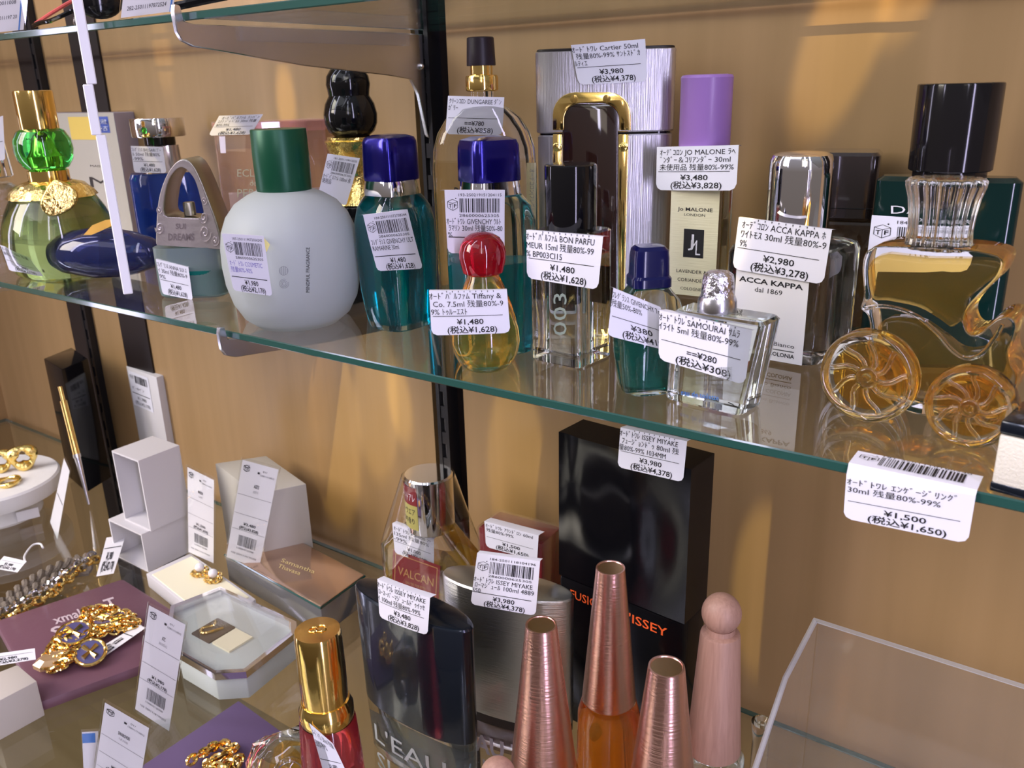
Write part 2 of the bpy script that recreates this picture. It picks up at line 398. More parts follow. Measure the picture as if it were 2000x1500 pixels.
# ---------------------------------------------------------------- a thing standing on a shelf
class Thing:
    def __init__(s, name, label, cat, px=None, py=None, z=0., rot='f', off=0., y=None, group=None, P=None):
        if P is not None: P = Vector(P)
        elif y is not None: P = at_y(px, y, z)
        else: P = on_z(px, py, z)
        s.P = P; d = P-CAM
        s.a = (math.atan2(d.y, d.x)-math.pi/2 if rot == 'f' else 0.)+R(off)
        s.o = bpy.data.objects.new(name, None); COL.objects.link(s.o); s.o.empty_display_size = .01
        s.o.location = P; s.o.rotation_euler = (0, 0, s.a)
        tag_thing(s.o, label, cat, group)
        s.k = d.dot(fw)/F                                    # metres per pixel at the axis
        s.px = proj(P)[0]; s.Ri = Matrix.Rotation(-s.a, 3, 'Z')
    def q(s, px, py, dy=0., kx=0.):                          # pixel -> local point on the plane y = dy + kx*x
        o = s.Ri @ (CAM-s.P); d = s.Ri @ ray(px, py)
        t = (dy+kx*o.x-o.y)/(d.y-kx*d.x); return o+d*t
    def h(s, py, px=None): return s.qf(px if px is not None else s.px, py).z
    def qf(s, px, py):                                       # on the camera-facing upright plane through the axis
        d = s.P-CAM; n = Vector((d.x, d.y, 0)).normalized(); r = ray(px, py); return CAM+r*(n.dot(d)/n.dot(r))-s.P
    def prof(s, L_): return [(w*s.k, s.h(y)) for w, y in L_]
    def xz(s, pts, dy=0., kx=0.): return [(p.x, p.z) for p in (s.q(a, b, dy, kx) for a, b in pts)]
    def part(s, name, bm, m, parent=None, ang=32, label=None):
        o = finish(name, bm, m, parent or s.o, ang)
        if label: o['label'] = label
        return o
    def lathe(s, name, L_, m, seg=48, **kw): return s.part(name, lathe(s.prof(L_), seg, **kw), m)
    def tag(s, C4, dy, lines=(), price=None, tax=None, top='cut', kx=0., curl=0., bow=0., code='', name='price_tag', eps=.00012, mats=None, flap=.004, ink=1, deep=False, extra=None):
        TL, TR, BR, BL = [s.q(a, b, dy, kx) for a, b in C4]
        f, nrm = quadmap(TL, TR, BR, BL, curl, bow)
        S = Sheet(f, eps); asp = (TR-TL).length/(BL-TL).length
        g = sheet_base(S, asp=asp)
        if flap:                                             # the upper part folded away over the bottle
            rows = [[S.bm.verts.new(v.co+Vector((0, flap*t, -flap*.12*t*t))) for v in g[0]] for t in (.3, 1)]
            for a, b in zip([g[0]]+rows, rows):
                for i in range(len(a)-1): S.bm.faces.new((b[i], a[i], a[i+1], b[i+1]))
        tag_print(S, lines, price, tax, top, code, ink)
        if extra: extra(S)
        S.bm.normal_update()
        return s.part(name, S.bm, mats or [m_paper, m_ink, m_inkp])
def tag_print(S, lines, price, tax, top, code, ink=1):
    n = len(lines)
    if top == 'bar':                                         # barcode block above the text
        S.logo(.04, .12, .16, .20); S.text(code or '181-2501119012035', .22, .075, .045, .72); S.barcode(.23, .92, .13, .35)
        S.text('2860000625305', .22, .395, .045, .68); v0, dv, hh, rule, pv, tv = .49, .105, .085, .74, .82, .93
    elif top == 'cut':
        for i in range(9): S.quad(.22+.075*i, .228+.075*i, -.0, .035)
        v0, dv, hh, rule, pv, tv = .12, .175, .125, .57, .70, .885
    else:
        v0, dv, hh, rule, pv, tv = .13, .17, .12, .57, .70, .88
    for i, t in enumerate(lines):
        if isinstance(t, tuple): t, w, u0 = t
        else: w, u0 = None, .02
        S.text(t, u0, v0+dv*i, hh, w, mi=ink)
    if price: 
        S.quad(.03, .92, rule-.006, rule+.006)
        S.text(price, .50, pv, .125 if top != 'bar' else .085, .34, 'c', bold=.012)
    if tax: S.text(tax, .52, tv, .135 if top != 'bar' else .09, .63, 'c', bold=.012)


# ================================================================ the case
ZL, ZU, YW = -.206, .1273, .1436                             # lower shelf, upper shelf, back wall
XP = -.313                                                    # upright between two bays
def struct(name, bm, m): o = finish(name, bm, m); o['kind'] = 'structure'; return o
struct('wall_back', box(XP+.012, .55, YW, YW+.02, -.42, .62), m_wall)
struct('wall_back_far', box(-.90, XP-.012, YW, YW+.02, -.42, .62), m_wall)
struct('wall_left', box(-1.02, -.90, -.30, YW+.02, -.42, .62), m_wall)
struct('trim_1', box(XP-.012, XP+.012, YW+.004, YW+.02, -.42, .62), m_dark)
struct('dark_band_2', box(-.735, -.712, YW-.001, YW+.02, -.42, .62), m_dark)  # dark bands built for further posts and reflections in the glass
struct('dark_band_3', box(-.655, -.618, YW-.0015, YW+.02, -.42, .62), m_dark)
struct('floor', box(-1.02, .55, -.30, YW, -.43, -.405), m_floor)
def upright(name, x, label):
    t = Thing(name, label, 'shelf upright', P=(x, YW, -.40), rot='w')
    b = bmesh.new()
    for dx in (-.0042, .0018): box(dx, dx+.0024, -.0055, .008, 0, 1.0, bm=b)
    z = 0
    while z < 1.0:                                            # bars between the slots
        box(-.0020, .0020, -.0050, -.0035, z, z+.0075, bm=b); z += .0165
    t.part('channel', b, m_blackmetal)
    t.part('channel_back', box(-.002, .002, -.002, .002, 0, 1.0), mat('pale_slot', (.45, .43, .42), .4), label='pale strip seen through the slots')
    return t
upright('shelf_upright', XP, 'black slotted shelf upright on the dark strip behind the two blue-capped bottles')
upright('shelf_upright', -.702, 'black slotted shelf upright behind the pen at the far left')
def shelf(label, x0, x1, y0, y1, zt, th):
    b = box(x0, x1, y0, y1, zt-th, zt, .0004, 1)
    o = finish('glass_shelf', b, [m_shelf, m_edge]); 
    for p in o.data.polygons:
        if abs(p.normal.z) < .9: p.material_index = 1
    tag_thing(o, label, 'glass shelf'); return o
shelf('middle glass shelf with green edge carrying the perfume bottles', -.895, .45, 0, YW-.0045, 0, .0031)
shelf('upper glass shelf with green edge under the eyeglasses', -.895, .45, 0, YW-.0045, ZU, .0031)
shelf('lower glass shelf under the jewelry and the pink cone bottles', -.895, .45, -.19, YW-.0045, ZL, .0031)

def bracket(x, zt, label):
    zb = zt-.0031
    t = Thing('shelf_bracket', label, 'shelf bracket', P=(x, YW, zb), rot='w')
    D = -(YW+.0022)                                            # front hook, in front of the glass edge
    o = [(-.0045, .014), (D+.006, -.0006), (D+.0012, -.0002), (D+.0004, .0052), (D-.0022, .0058), (D-.0030, .003), (D-.0026, -.004), (D-.0008, -.0072), (D+.004, -.0092), (D+.06, -.0162), (D+.113, -.0205), (-.016, -.0225), (-.011, -.030), (-.0062, -.050), (-.0045, -.052)]
    o = [(-.0045, -.001), (D+.0055, -.001)] + o[2:]
    bm = bmesh.new()
    vs = [[bm.verts.new((dx, a, c)) for a, c in o] for dx in (-.0011, .0011)]
    bm.faces.new(vs[0]); bm.faces.new(vs[1][::-1])
    for i in range(len(o)): bm.faces.new((vs[0][i], vs[0][(i+1) % len(o)], vs[1][(i+1) % len(o)], vs[1][i]))
    bmesh.ops.recalc_face_normals(bm, faces=bm.faces[:]); bev(bm, .0003, 1)
    t.part('plate', bm, m_silver)
    t.part('shelf_pad', box(.0013, .0034, D+.026, -.018, -.0068, -.0008, .0004, 1), m_acryl, label='clear plastic pad under the glass')
    for z in (.0035, -.0165): t.part('rivet', merge(bmesh.new(), _sph(12, 8), Matrix.Translation((.0015, -.0085, z)) @ Matrix.Scale(.0017, 4)), m_chrome)
    return t
bracket(XP, ZU, 'chrome shelf bracket with curled hook under the upper glass shelf')
bracket(XP, 0, 'chrome shelf bracket with curled hook under the middle glass shelf')

t = Thing('reflection_strip', 'narrow white vertical strip with a joint, standing in for a light reflection in front of the shelves', 'reflection strip', P=(-.376, -.006, .0105))  # reflected light row built as a solid white strip
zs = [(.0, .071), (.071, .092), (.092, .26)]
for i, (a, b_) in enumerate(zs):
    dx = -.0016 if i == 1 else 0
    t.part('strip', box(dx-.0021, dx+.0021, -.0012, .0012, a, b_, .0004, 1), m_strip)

# ================================================================ bottles on the middle shelf
# round frosted bottle with green cap
t = Thing('perfume_bottle', 'round frosted white bottle with a dark green cylinder cap', 'perfume bottle', 583, 619)
P_ = [(2, 635), (45, 634), (78, 627), (101, 609), (117, 580), (126, 545), (129, 510), (128, 475), (123, 445), (112, 417), (94, 393), (70, 377), (52, 369)]
t.lathe('body', P_, m_frost, 72)
t.lathe('liquid', [(2, 627), (40, 625), (74, 618), (97, 600), (112, 572), (121, 540), (123, 500), (122, 458), (120, 440), (2, 440)], thin('milky_liquid', (.86, .87, .93), .3, body=(.72, .73, .80), bodyfac=.35), 64)
t.part('dip_tube', tube([(0, 0, t.h(600)), (0, 0, t.h(380))], 6*t.k, 12), m_card)
t.lathe('cap', [(49, 372), (50, 370), (51, 300), (50, 252), (49, 250), (40, 249.4)], m_greencap)
def rot_text(th, s, px, py0, py1, hpx, dyf, m, name='printing', flip=False):     # lettering running up the glass from py0 to py1
    vs, fs, W_ = glyphs(s)
    bm = flat_bm(); nv = []
    for x, y in vs:
        fx = px+(y-.36)/.73*hpx*(1 if not flip else -1)+ (0 if not flip else 0); fy = py0+(py1-py0)*x/W_
        nv.append(bm.verts.new(th.q(fx, fy, dyf(fx, fy))))
    for f in fs:
        try: bm.faces.new([nv[i] for i in f])
        except ValueError: pass
    return th.part(name, bm, m)
def round_dy(th, cx, prof):                               # local depth of the round glass under a pixel
    pz = sorted((z, r) for r, z in th.prof(prof))
    def g(px, py):
        dy = -pz[len(pz)//2][1]
        for _ in range(6):
            p = th.q(px, py, dy); r = pz[0][1]
            for (z0, r0), (z1, r1) in zip(pz, pz[1:]):
                if z0 <= p.z <= z1: r = r0+(r1-r0)*(p.z-z0)/((z1-z0) or 1)
            dy = -math.sqrt(max(1e-9, r*r-p.x*p.x))
        return dy-.00025
    return g
rd = round_dy(t, 580, P_)
rot_text(t, 'MINDFUL FRAGRANCE', 601, 571, 483, -7.5, rd, m_ink)
def disc_print(th, cx, cy, r, dyf, rings_, lines_=0):
    bm = flat_bm()
    for a, b in rings_:
        v = [[bm.verts.new(th.q(cx+rr*math.cos(k*.2618), cy+rr*math.sin(k*.2618), dyf(cx, cy))) for k in range(24)] for rr in (a*r, b*r)]
        for k in range(24): bm.faces.new((v[0][k], v[0][(k+1) % 24], v[1][(k+1) % 24], v[1][k]))
    for i in range(lines_):
        x = -1+2*(i+.5)/lines_; hh = math.sqrt(1-x*x)
        bm.faces.new([bm.verts.new(th.q(cx+r*(x+sx_*.07), cy+r*hh*sy_, dyf(cx, cy))) for sx_, sy_ in ((-1, -1), (1, -1), (1, 1), (-1, 1))])
    return th.part('printing', bm, m_inkg)
disc_print(t, 554, 529, 9, rd, [(.9, 1.0)], 5); disc_print(t, 555, 554, 9.5, rd, [(.9, 1.), (.6, .7), (.3, .42)])
t.tag([(433, 456), (515, 461), (531, 578), (455, 567)], -127*t.k*.86, ['', '', ''], '¥1,980', '(税込¥2,178)', 'bar', kx=.55, curl=.03, code='187-2501119072036242',
      extra=lambda S: (S.text('ｵｰﾄﾞ ﾄﾜﾚ COSMETIC', .05, .50, .08, .8, mi=2), S.text('残量80%-90%', .05, .61, .08, .52, mi=2)))
t.part('tape', extr(t.xz([(512, 460), (537, 487), (514, 492)], -127*t.k*.90), -127*t.k*.90-.0012, -127*t.k*.90-.0009), m_yelp)

# rounded-square bottles with blue caps: same kind, three of them
def blue_bottle(label, px, py, rot, body, cap, collar, level, liq_mat, small=False, capm=None):
    t = Thing('perfume_bottle', label, 'perfume bottle', px, py, off=rot, group='blue-capped bottles with teal liquid')
    e = 1.15 if abs(rot) > 30 else 1.06                            # turned square: silhouette half-width over side
    def S_(L_, n): return [(t.h(y), w*t.k/e, w*t.k/e*.92, n) for w, y in L_]
    t.part('body', loft(S_(body, 3.6), seg=72), m_glasst)
    ins = [(w*.86, y-(5 if i < 2 else 0)) for i, (w, y) in enumerate(body) if y > level]
    wl = [w for w, y in body if y <= level][0]*.86 if any(y <= level for w, y in body) else ins[-1][0]
    t.part('liquid', loft(S_([(ins[0][0]*.8, body[0][1]-12)]+[(w, y-8) for w, y in ins[1:]]+[(wl, level)], 3.2), seg=64), liq_mat)
    t.part('dip_tube', tube([(0, 0, t.h(body[0][1]-16)), (0, 0, t.h(collar[0][1]))], 3.2*t.k, 8), m_acryl)
    if not small: t.part('collar', loft(S_(collar, 4.2), seg=72), m_chrome)
    t.part('cap', loft(S_(cap, 5), seg=72), capm or m_navycap)
    return t
t = blue_bottle('teal bottle with metallic blue cap, beside the round frosted bottle', 784, 618, 42,
    [(52, 636), (63, 632), (68, 615), (75, 560), (78, 490), (77, 430), (70, 402), (58, 384), (53, 378)],
    [(49, 350), (50, 345), (49, 300), (48, 275), (44, 267), (30, 262), (4, 260)], [(52, 378), (52, 372), (50, 354), (49, 350)], 402, m_teal)
t.tag([(709, 420), (796, 409), (823, 524), (734, 529)], -66*t.k, [('ﾌﾚｸﾞﾗﾝｽ GIVENCHY ULT', .93, .03), ('RAMARINE 30ml', .56, .03), ''], '¥1,480', '(税込¥1,628)', 'bar', kx=-.1, curl=.05, code='184-250111072738244')
t = blue_bottle('teal bottle half full with metallic blue cap, behind the small red ball stopper bottle', 966, 658, 28,
    [(56, 686), (68, 681), (74, 660), (80, 600), (81, 520), (80, 430), (72, 400), (60, 384), (56, 378)],
    [(52, 352), (53, 350), (52, 305), (51, 283), (47, 272), (30, 266), (4, 264)], [(54, 382), (54, 375), (52, 360), (51, 352)], 507, m_teal)
t.tag([(868, 371), (986, 371), (984, 496), (873, 494)], -72*t.k, [('ｵｰﾄﾞﾄﾜﾚ GIVENCHY ｳﾙﾄ', .92, .01), ('ﾗﾏﾘﾝ 30ml 残量50%-80', .92, .04), '%'], '¥1,480', '(税込¥1,628)', 'bar', kx=.1, curl=.02, code='193-250219151204115')
t = blue_bottle('small clear bottle with dark navy cap and green-teal liquid, beside the clear tilted bottle', 1262, 745, 18,
    [(45, 760), (54, 755), (57, 742), (64, 690), (67, 640), (66, 605), (58, 582), (44, 566), (38, 558)],
    [(40, 556), (40, 540), (36, 535), (35, 500), (33, 486), (26, 479), (3, 477)], [(40, 556), (40, 556)], 640, m_tealdk, True, m_navy)
t.tag([(1198, 562), (1290, 600), (1325, 690), (1186, 655)], -64*t.k, [('ﾌﾚｸﾞﾗﾝｽ GIVENCHY 7ml', .98, .0), ('残量50%-80%', .55, .0)], '¥380', '(税込¥418)', 'plain', curl=.02)

# tall clear arched bottle with gold atomiser
t = Thing('perfume_bottle', 'tall clear arched bottle with gold atomiser and dark plum cap', 'perfume bottle', 957, 0, y=.080)
arch = [(-.0, 655), (70, 655), (93, 640), (96, 560), (96, 330), (93, 290), (84, 258), (68, 230), (46, 211), (22, 201), (0, 198)]
def flat_secs(t, L_, d, n=3): return [(t.h(y), max(w, .5)*t.k, max(min(w, d), .5)*t.k, n) for w, y in L_]
t.part('body', loft(flat_secs(t, arch[1:], 42, 2.6), seg=72), m_glass)
t.part('liquid', loft(flat_secs(t, [(60, 645), (84, 632), (87, 560), (87, 320), (86, 313)], 36, 2.6), seg=56), m_pale)
t.lathe('neck', [(20, 202), (20, 178)], m_glass)
t.lathe('atomiser', [(26, 178), (29, 176), (29.5, 174), (29.5, 151), (28, 147), (20, 145), (20, 127)], m_gold)
t.lathe('cap', [(25.5, 128), (26, 126), (25, 100), (24, 74), (22, 72), (10, 71.6)], m_brown)
t.part('dip_tube', tube([(0, 0, t.h(635)), (0, 0, t.h(180))], 3*t.k, 8), m_acryl)
t.part('side_label', extr(t.xz([(1026, 318), (1046, 318), (1046, 560), (1026, 560)], -.004), -.004, -.0038), m_cream, label='narrow cream label with Japanese small print')
rot_text(t, 'オーデコロン(フレグランスミスト)100ml DUNGAREE', 1037, 330, 520, 9, lambda a, b: -.0042, m_inkg, flip=False)
S = Sheet(lambda u, v, e: t.q(880+90*u, 358+30*v, -.0105), 0); S.text('DUNGAREE', .08, .5, .5, .8, bold=.02); t.part('printing', S.bm, m_ink)
t.tag([(875, 187), (985, 190), (980, 264), (870, 262)], -30*t.k, [('ｸﾘｰﾝｺﾛﾝ DUNGAREE ﾀﾞﾝ', .92, .03), ('ｶﾞﾘｰ', .17, .02)], '==¥780', '(税込¥858)', 'plain', bow=.03)

# brushed silver box-shaped bottle with gold arch
t = Thing('perfume_bottle', 'large brushed silver flask with gold arch and dark window', 'perfume bottle', 1178, 0, y=.112, off=-3)
K = t.k
def cart(y0, y1, w): 
    return loft([(t.h(y0), w*K-.0006, 33*K-.0006, 4.5), (t.h(y0)+.0006, w*K, 33*K, 4.5), (t.h(y1)-.0006, w*K, 33*K, 4.5), (t.h(y1), w*K-.0006, 33*K-.0006, 4.5)], seg=96)
t.part('body', cart(600, 261, 122), m_brushv)
t.part('cap', cart(257, 97, 124), m_brushv)
t.part('seam_gap', loft([(t.h(263), 118*K, 30*K, 4.5), (t.h(256), 118*K, 30*K, 4.5)], seg=64), m_black, label='black gap between cap and flask')
t.part('cap_top', loft([(t.h(98), 122*K, 32*K, 4.5), (t.h(94), 121*K, 31*K, 4.5), (t.h(93), 118*K, 28*K, 4.5)], seg=64), m_dark, label='dark top plate')
fd = -33*K
def gold_arch(x0, x1, y0, y1, rr, wpx):
    def rr_(a, b, c, r): return [(a, y1)]+[(a+r-r*math.cos(k*math.pi/12), c+r-r*math.sin(k*math.pi/12)) for k in range(7)]+[(b-r+r*math.sin(k*math.pi/12), c+r-r*math.cos(k*math.pi/12)) for k in range(7)]+[(b, y1)]
    return rr_(x0, x1, y0, rr)+rr_(x0+wpx, x1-wpx, y0+wpx*.98, rr-wpx*.55)[::-1]
t.part('gold_frame', extr(t.xz(gold_arch(1080, 1232, 180, 254, 44, 22), fd), fd-.0010, fd+.001, .0003), m_gold)
for x0, x1 in ((1080, 1098), (1208, 1228)):
    o = t.part('gold_bar', extr(t.xz([(x0, 262), (x1, 262), (x1-8, 590), (x0, 590)], fd), fd-.0010, fd+.001, .0003), m_gold)
    c = t.q((x0+x1)/2, 287, fd-.0010)
    b = lathe([(0, -.0003), (8.5*K, -.0003), (8.5*K, .0002), (7*K, .0004), (0, .0004)], 24); b.transform(Matrix.Translation(c) @ Matrix.Rotation(R(90), 4, 'X')); box(c.x-7*K, c.x+7*K, c.y-.00055, c.y-.0003, c.z-.6*K, c.z+.6*K, bm=b)
    t.part('screw', b, m_goldr, parent=o)
for x0 in (1121, 1185):
    c = t.q(x0, 193, fd-.0010); b = lathe([(0, -.0003), (7*K, -.0003), (7*K, .0002), (0, .0004)], 20); b.transform(Matrix.Translation(c) @ Matrix.Rotation(R(90), 4, 'X')); box(c.x-.6*K, c.x+.6*K, c.y-.00055, c.y-.0003, c.z-6*K, c.z+6*K, bm=b)
    t.part('screw', b, m_gold)
t.part('window', extr(t.xz([(1098, 600), (1098, 222), (1103, 208), (1116, 202), (1192, 202), (1204, 208), (1208, 222), (1206, 600)], fd), fd-.0002, fd+.004, .0006), m_dkwin, label='dark smoked glass window')
t.tag([(1115, 88), (1260, 76), (1265, 159), (1130, 166)], fd-.0014, [('ｵｰﾄﾞﾄﾜﾚ Cartier 50ml', .90, .0), ('残量80%-99% ｻﾝﾄｽﾄﾞｶ', .88, .04), ('ﾙﾃｨｴ', .18, .0)], '¥3,980', '(税込¥4,378)', 'plain')

# clear square bottle with lavender cap and cream label
t = Thing('perfume_bottle', 'tall clear square bottle with lavender cap and cream label', 'perfume bottle', 1360, 0, y=.112, rot='w', off=4)
K = t.k
hw = abs(t.q(1397, 400, 0).x-t.q(1296, 400, 0).x)/2*.98; dz = hw*.72
def sq(z0, z1, w, d, b): return loft([(z0, w-b, d-b, 9), (z0+b, w, d, 9), (z1-b, w, d, 9), (z1, w-b, d-b, 9)], seg=64)
zt = t.h(296)
t.part('body', sq(0, zt, hw, dz, .0008), m_glass)
t.part('liquid', sq(.0030, zt-.006, hw-.0016, dz-.0016, .0006), m_pale)
t.lathe('cap', [(45, 297), (46, 294), (46, 160), (46.5, 152), (44, 147), (35, 145.5), (3, 145)], m_lav)
fd = -dz-.0002
z0, z1 = t.q(1345, 577, fd).z, t.q(1345, 345, fd).z
S = Sheet(lambda u, v, e: Vector((hw*.93*(2*u-1), fd-e, z1+(z0-z1)*v)), .0001)
S.quad(0, 1, 0, 1, 0, 0)
S.text('Jo MALONE', .15, .265, .030, .72, bold=.01); S.text('LONDON', .29, .31, .022, .43)
S.quad(.30, .72, .43, .67, 1, 1.0)
S.text('J', .40, .52, .11, .12, mi=2, bold=.0); S.text('M', .46, .56, .09, .13, mi=2); S.text('L', .56, .595, .10, .10, mi=2)
for v in list(S.bm.verts):
    pass
S.text('LAVENDER &', .17, .79, .030, .64); S.text('CORIANDER', .20, .865, .030, .58); S.text('COLOGNE', .27, .94, .026, .44)
for f in S.bm.faces:
    if f.material_index == 2:
        for v in f.verts: v.co.y = fd-.0003
t.part('front_label', S.bm, [m_cream, m_ink, m_inkw])
t.tag([(1283, 287), (1443, 283), (1438, 372), (1281, 371)], -47*K, [('ｵｰﾃﾞｺﾛﾝ JO MALONE ﾗﾍ', .92, .05), ('ﾞﾝﾀﾞｰ＆ｺﾘｱﾝﾀﾞｰ 30ml', .87, .05), ('未使用品 残量80%-99%', .91, .05)], '¥3,480', '(税込¥3,828)', 'plain', kx=-.2, bow=.03)

# small clear square bottle with black cap
t = Thing('perfume_bottle', 'small clear square bottle with tall black cap and 003 lettering', 'perfume bottle', rot='w', off=-4, P=(-.1648, .0432, 0))
K = t.k; hw, dz = .0114, .0108; zt = t.h(447)
t.part('body', sq(0, zt, hw, dz, .0007), m_glass)
t.part('liquid', sq(.0042, zt-.0075, hw-.0024, dz-.0024, .0006), m_clearliq)
t.lathe('cap', [(47, 452), (48, 449), (48, 330), (47.5, 322), (45, 319.6), (3, 319)], m_black)
t.part('dip_tube', tube([(0, 0, .005), (0, 0, zt)], .0007, 8), m_acryl)
t.part('rear_label', extr([(-.008, zt-.028), (.008, zt-.028), (.008, zt-.015), (-.008, zt-.015)], dz-.0022, dz-.0020), m_black, label='black label on the back of the glass')
rot_text(t, '003', 1093, 655, 573, -27, lambda a, b: -dz-.0002, mat('sage_print', (.22, .27, .24), .5))
t.tag([(1028, 449), (1178, 462), (1168, 566), (1029, 543)], -dz-.0012, [('ｵｰﾄﾞﾊﾟﾙﾌｧﾑ BON PARFU', .90, .0), ('MEUR 15ml 残量80%-99', .90, .0), ('% BP003CI15', .49, .0)], '¥1,480', '(税込¥1,628)', 'cut', kx=.15)

# pear-shaped miniature with red ball stopper
t = Thing('perfume_bottle', 'small pear-shaped bottle with red ball stopper and amber liquid', 'perfume bottle', 950, 703)
body = [(26, 719), (40, 716), (54, 704), (63, 684), (66, 664), (64, 640), (57, 612), (47, 580), (38, 556), (31, 541), (29, 534)]
t.lathe('body', body, m_glass, 64)
t.lathe('liquid', [(20, 700), (40, 694), (52, 680), (56, 660), (54, 636), (47, 608), (38, 580), (30, 558), (27, 548), (1, 548)], m_amber, 48)
t.lathe('stopper', [(34, 534), (38, 531), (41, 518), (44, 502), (44, 490), (40, 475), (32, 463), (21, 456), (9, 453), (1, 452.5)], m_red, 48)
t.part('dip_tube', tube([(.0006, 0, t.h(690)), (0, 0, t.h(530))], 2.5*t.k, 8), m_acryl)
t.tag([(838, 568), (990, 566), (997, 650), (843, 655)], -60*t.k, [('ｵｰﾄﾞﾊﾟﾙﾌｧﾑ Tiffany &', .92, .0), ('Co. 7.5ml 残量80%-9', .90, .04), ('9% ﾄｩﾙｰｴｽﾄ', .46, .01)], '¥1,480', '(税込¥1,628)', 'cut', bow=.02)

# clear flat bottle with dimpled silver cap
t = Thing('perfume_bottle', 'clear flared flat bottle with dimpled silver cap leaning to one side', 'perfume bottle', rot='w', off=-5, P=(-.1010, .0255, 0))
K = t.k; w0, w1, d0 = .0136, .0152, .0070; zt = t.q(1410, 608, 0).z; sh = .0032
def lean(secs, n=9):
    bm = bmesh.new(); rings = [[(x+sh*z/zt, y, z) for x, y in sell(a, b, n, 64)] for z, a, b in secs]; rings_mesh(bm, rings); return bm
t.part('body', lean([(0, w0-.0008, d0-.0008), (.0008, w0, d0), (zt-.001, w1, d0), (zt, w1-.001, d0-.001)]), m_glasst)
t.part('liquid', lean([(.0042, w0-.0030, d0-.0022), (zt-.010, w1-.0026, d0-.0022)], 6), m_clearliq)
nk = t.xz([(1400, 608)], 0)[0][0]; kk = lambda L_: [(w*K, t.q(1402, y, 0).z) for w, y in L_]
t.part('collar', lathe(kk([(26, 612), (36, 608), (37, 604), (36, 586), (33, 578)]), 40, cx=nk), m_silver)
t.part('cap', lathe(kk([(32, 580), (31, 575), (29, 545), (27, 536), (20, 530), (2, 528)]), 40, cx=nk), mat('dimpled_silver', (.72, .70, .76), .22, 1, bump=1.0, bscale=420))
S = Sheet(lambda u, v, e: t.q(1340+75*u, 715+64*v, -d0-.0003), 0)
for i in range(4): S.text('ｻﾑﾗｲﾗｲﾄ ﾌﾚｸﾞﾗﾝｽ販売元東京都港区', .25, .08+.14*i, .085, .95)
t.part('small_print', S.bm, [m_inkw, m_inkg])
S = Sheet(lambda u, v, e: t.q(1328+90*u, 750+30*v+14*u, -d0-.0003), 0); S.text('eau de toilette', .02, .5, .36, .82); t.part('printing', S.bm, [m_inkb, m_inkb])
t.tag([(1288, 606), (1470, 645), (1455, 752), (1286, 702)], -d0-.0008, [('ｵｰﾄﾞﾄﾜﾚ SAMOURAI ｻﾑﾗ', .88, .0), ('ｲﾗｲﾄ 5ml 残量80%-99%', .88, .0)], '==¥280', '(税込¥308)', 'cut', kx=.1)

# larger clear bottle with chrome cap and white label
t = Thing('perfume_bottle', 'broad clear bottle with shiny chrome dome cap and white paper label', 'perfume bottle', rot='w', off=-4, P=(-.1000, .0930, 0))
K = t.k; zt = t.h(470); hw, dz = .0192, .0195
t.part('body', loft([(0, hw-.003, dz-.003, 6), (.0012, hw-.001, dz-.001, 6), (.004, hw, dz, 6), (zt-.003, hw, dz, 6), (zt-.0008, hw-.001, dz-.001, 6), (zt, hw-.003, dz-.003, 6)], seg=80), m_glass)
t.part('liquid', loft([(.006, hw-.005, dz-.005, 5), (.0075, hw-.0035, dz-.0035, 5), (zt-.016, hw-.0035, dz-.0035, 5)], seg=64), m_clearliq)
t.lathe('cap', [(55, 446), (57, 443), (57, 330), (56, 312), (52, 302), (40, 296), (3, 294)], m_chrome)
t.part('dip_tube', tube([(0, 0, .007), (0, 0, zt)], .0008, 8), m_acryl)
fd = -dz-.0003
TL, TR, BR, BL = [t.q(a, b, fd) for a, b in ((1440, 500), (1583, 520), (1566, 714), (1428, 690))]
f, _n = quadmap(TL, TR, BR, BL); S = Sheet(f, .0001); S.quad(0, 1, 0, 1, 0, 0)
S.text('ACCA KAPPA', .05, .215, .052, .88, bold=.025); S.text('dal 1869', .28, .30, .05, .38)
S.text('Muschio Bianco', .20, .82, .042, .68); S.quad(.12, .88, .875, .883); S.text('ACQUA DI COLONIA', .13, .925, .042, .76, bold=.02)
t.part('front_label', S.bm, [m_card, m_ink])
t.tag([(1443, 424), (1625, 449), (1608, 556), (1430, 525)], fd-.0010, [('ｵｰﾃﾞｺﾛﾝ ACCA KAPPA ﾎ', .90, .05), ('ﾜｲﾄﾓｽ 30ml 残量80%-9', .92, .05), ('9%', .08, .05)], '¥2,980', '(税込¥3,278)', 'cut')

# smoky bottle with square black cap
t = Thing('perfume_bottle', 'smoky clear bottle with square black cap, behind the chrome dome cap', 'perfume bottle', 1618, 0, y=.1245, rot='w', off=12)
K = t.k; zt = t.h(424)
t.part('body', sq(0, zt, .0200, .0125, .0010), m_smoke)
t.part('cap', sq(zt+.0002, t.h(294), .0128, .0118, .0012), m_smokeblk)
t.part('cap_ring', sq(t.h(400), t.h(397), .0130, .0120, .0003), m_black)

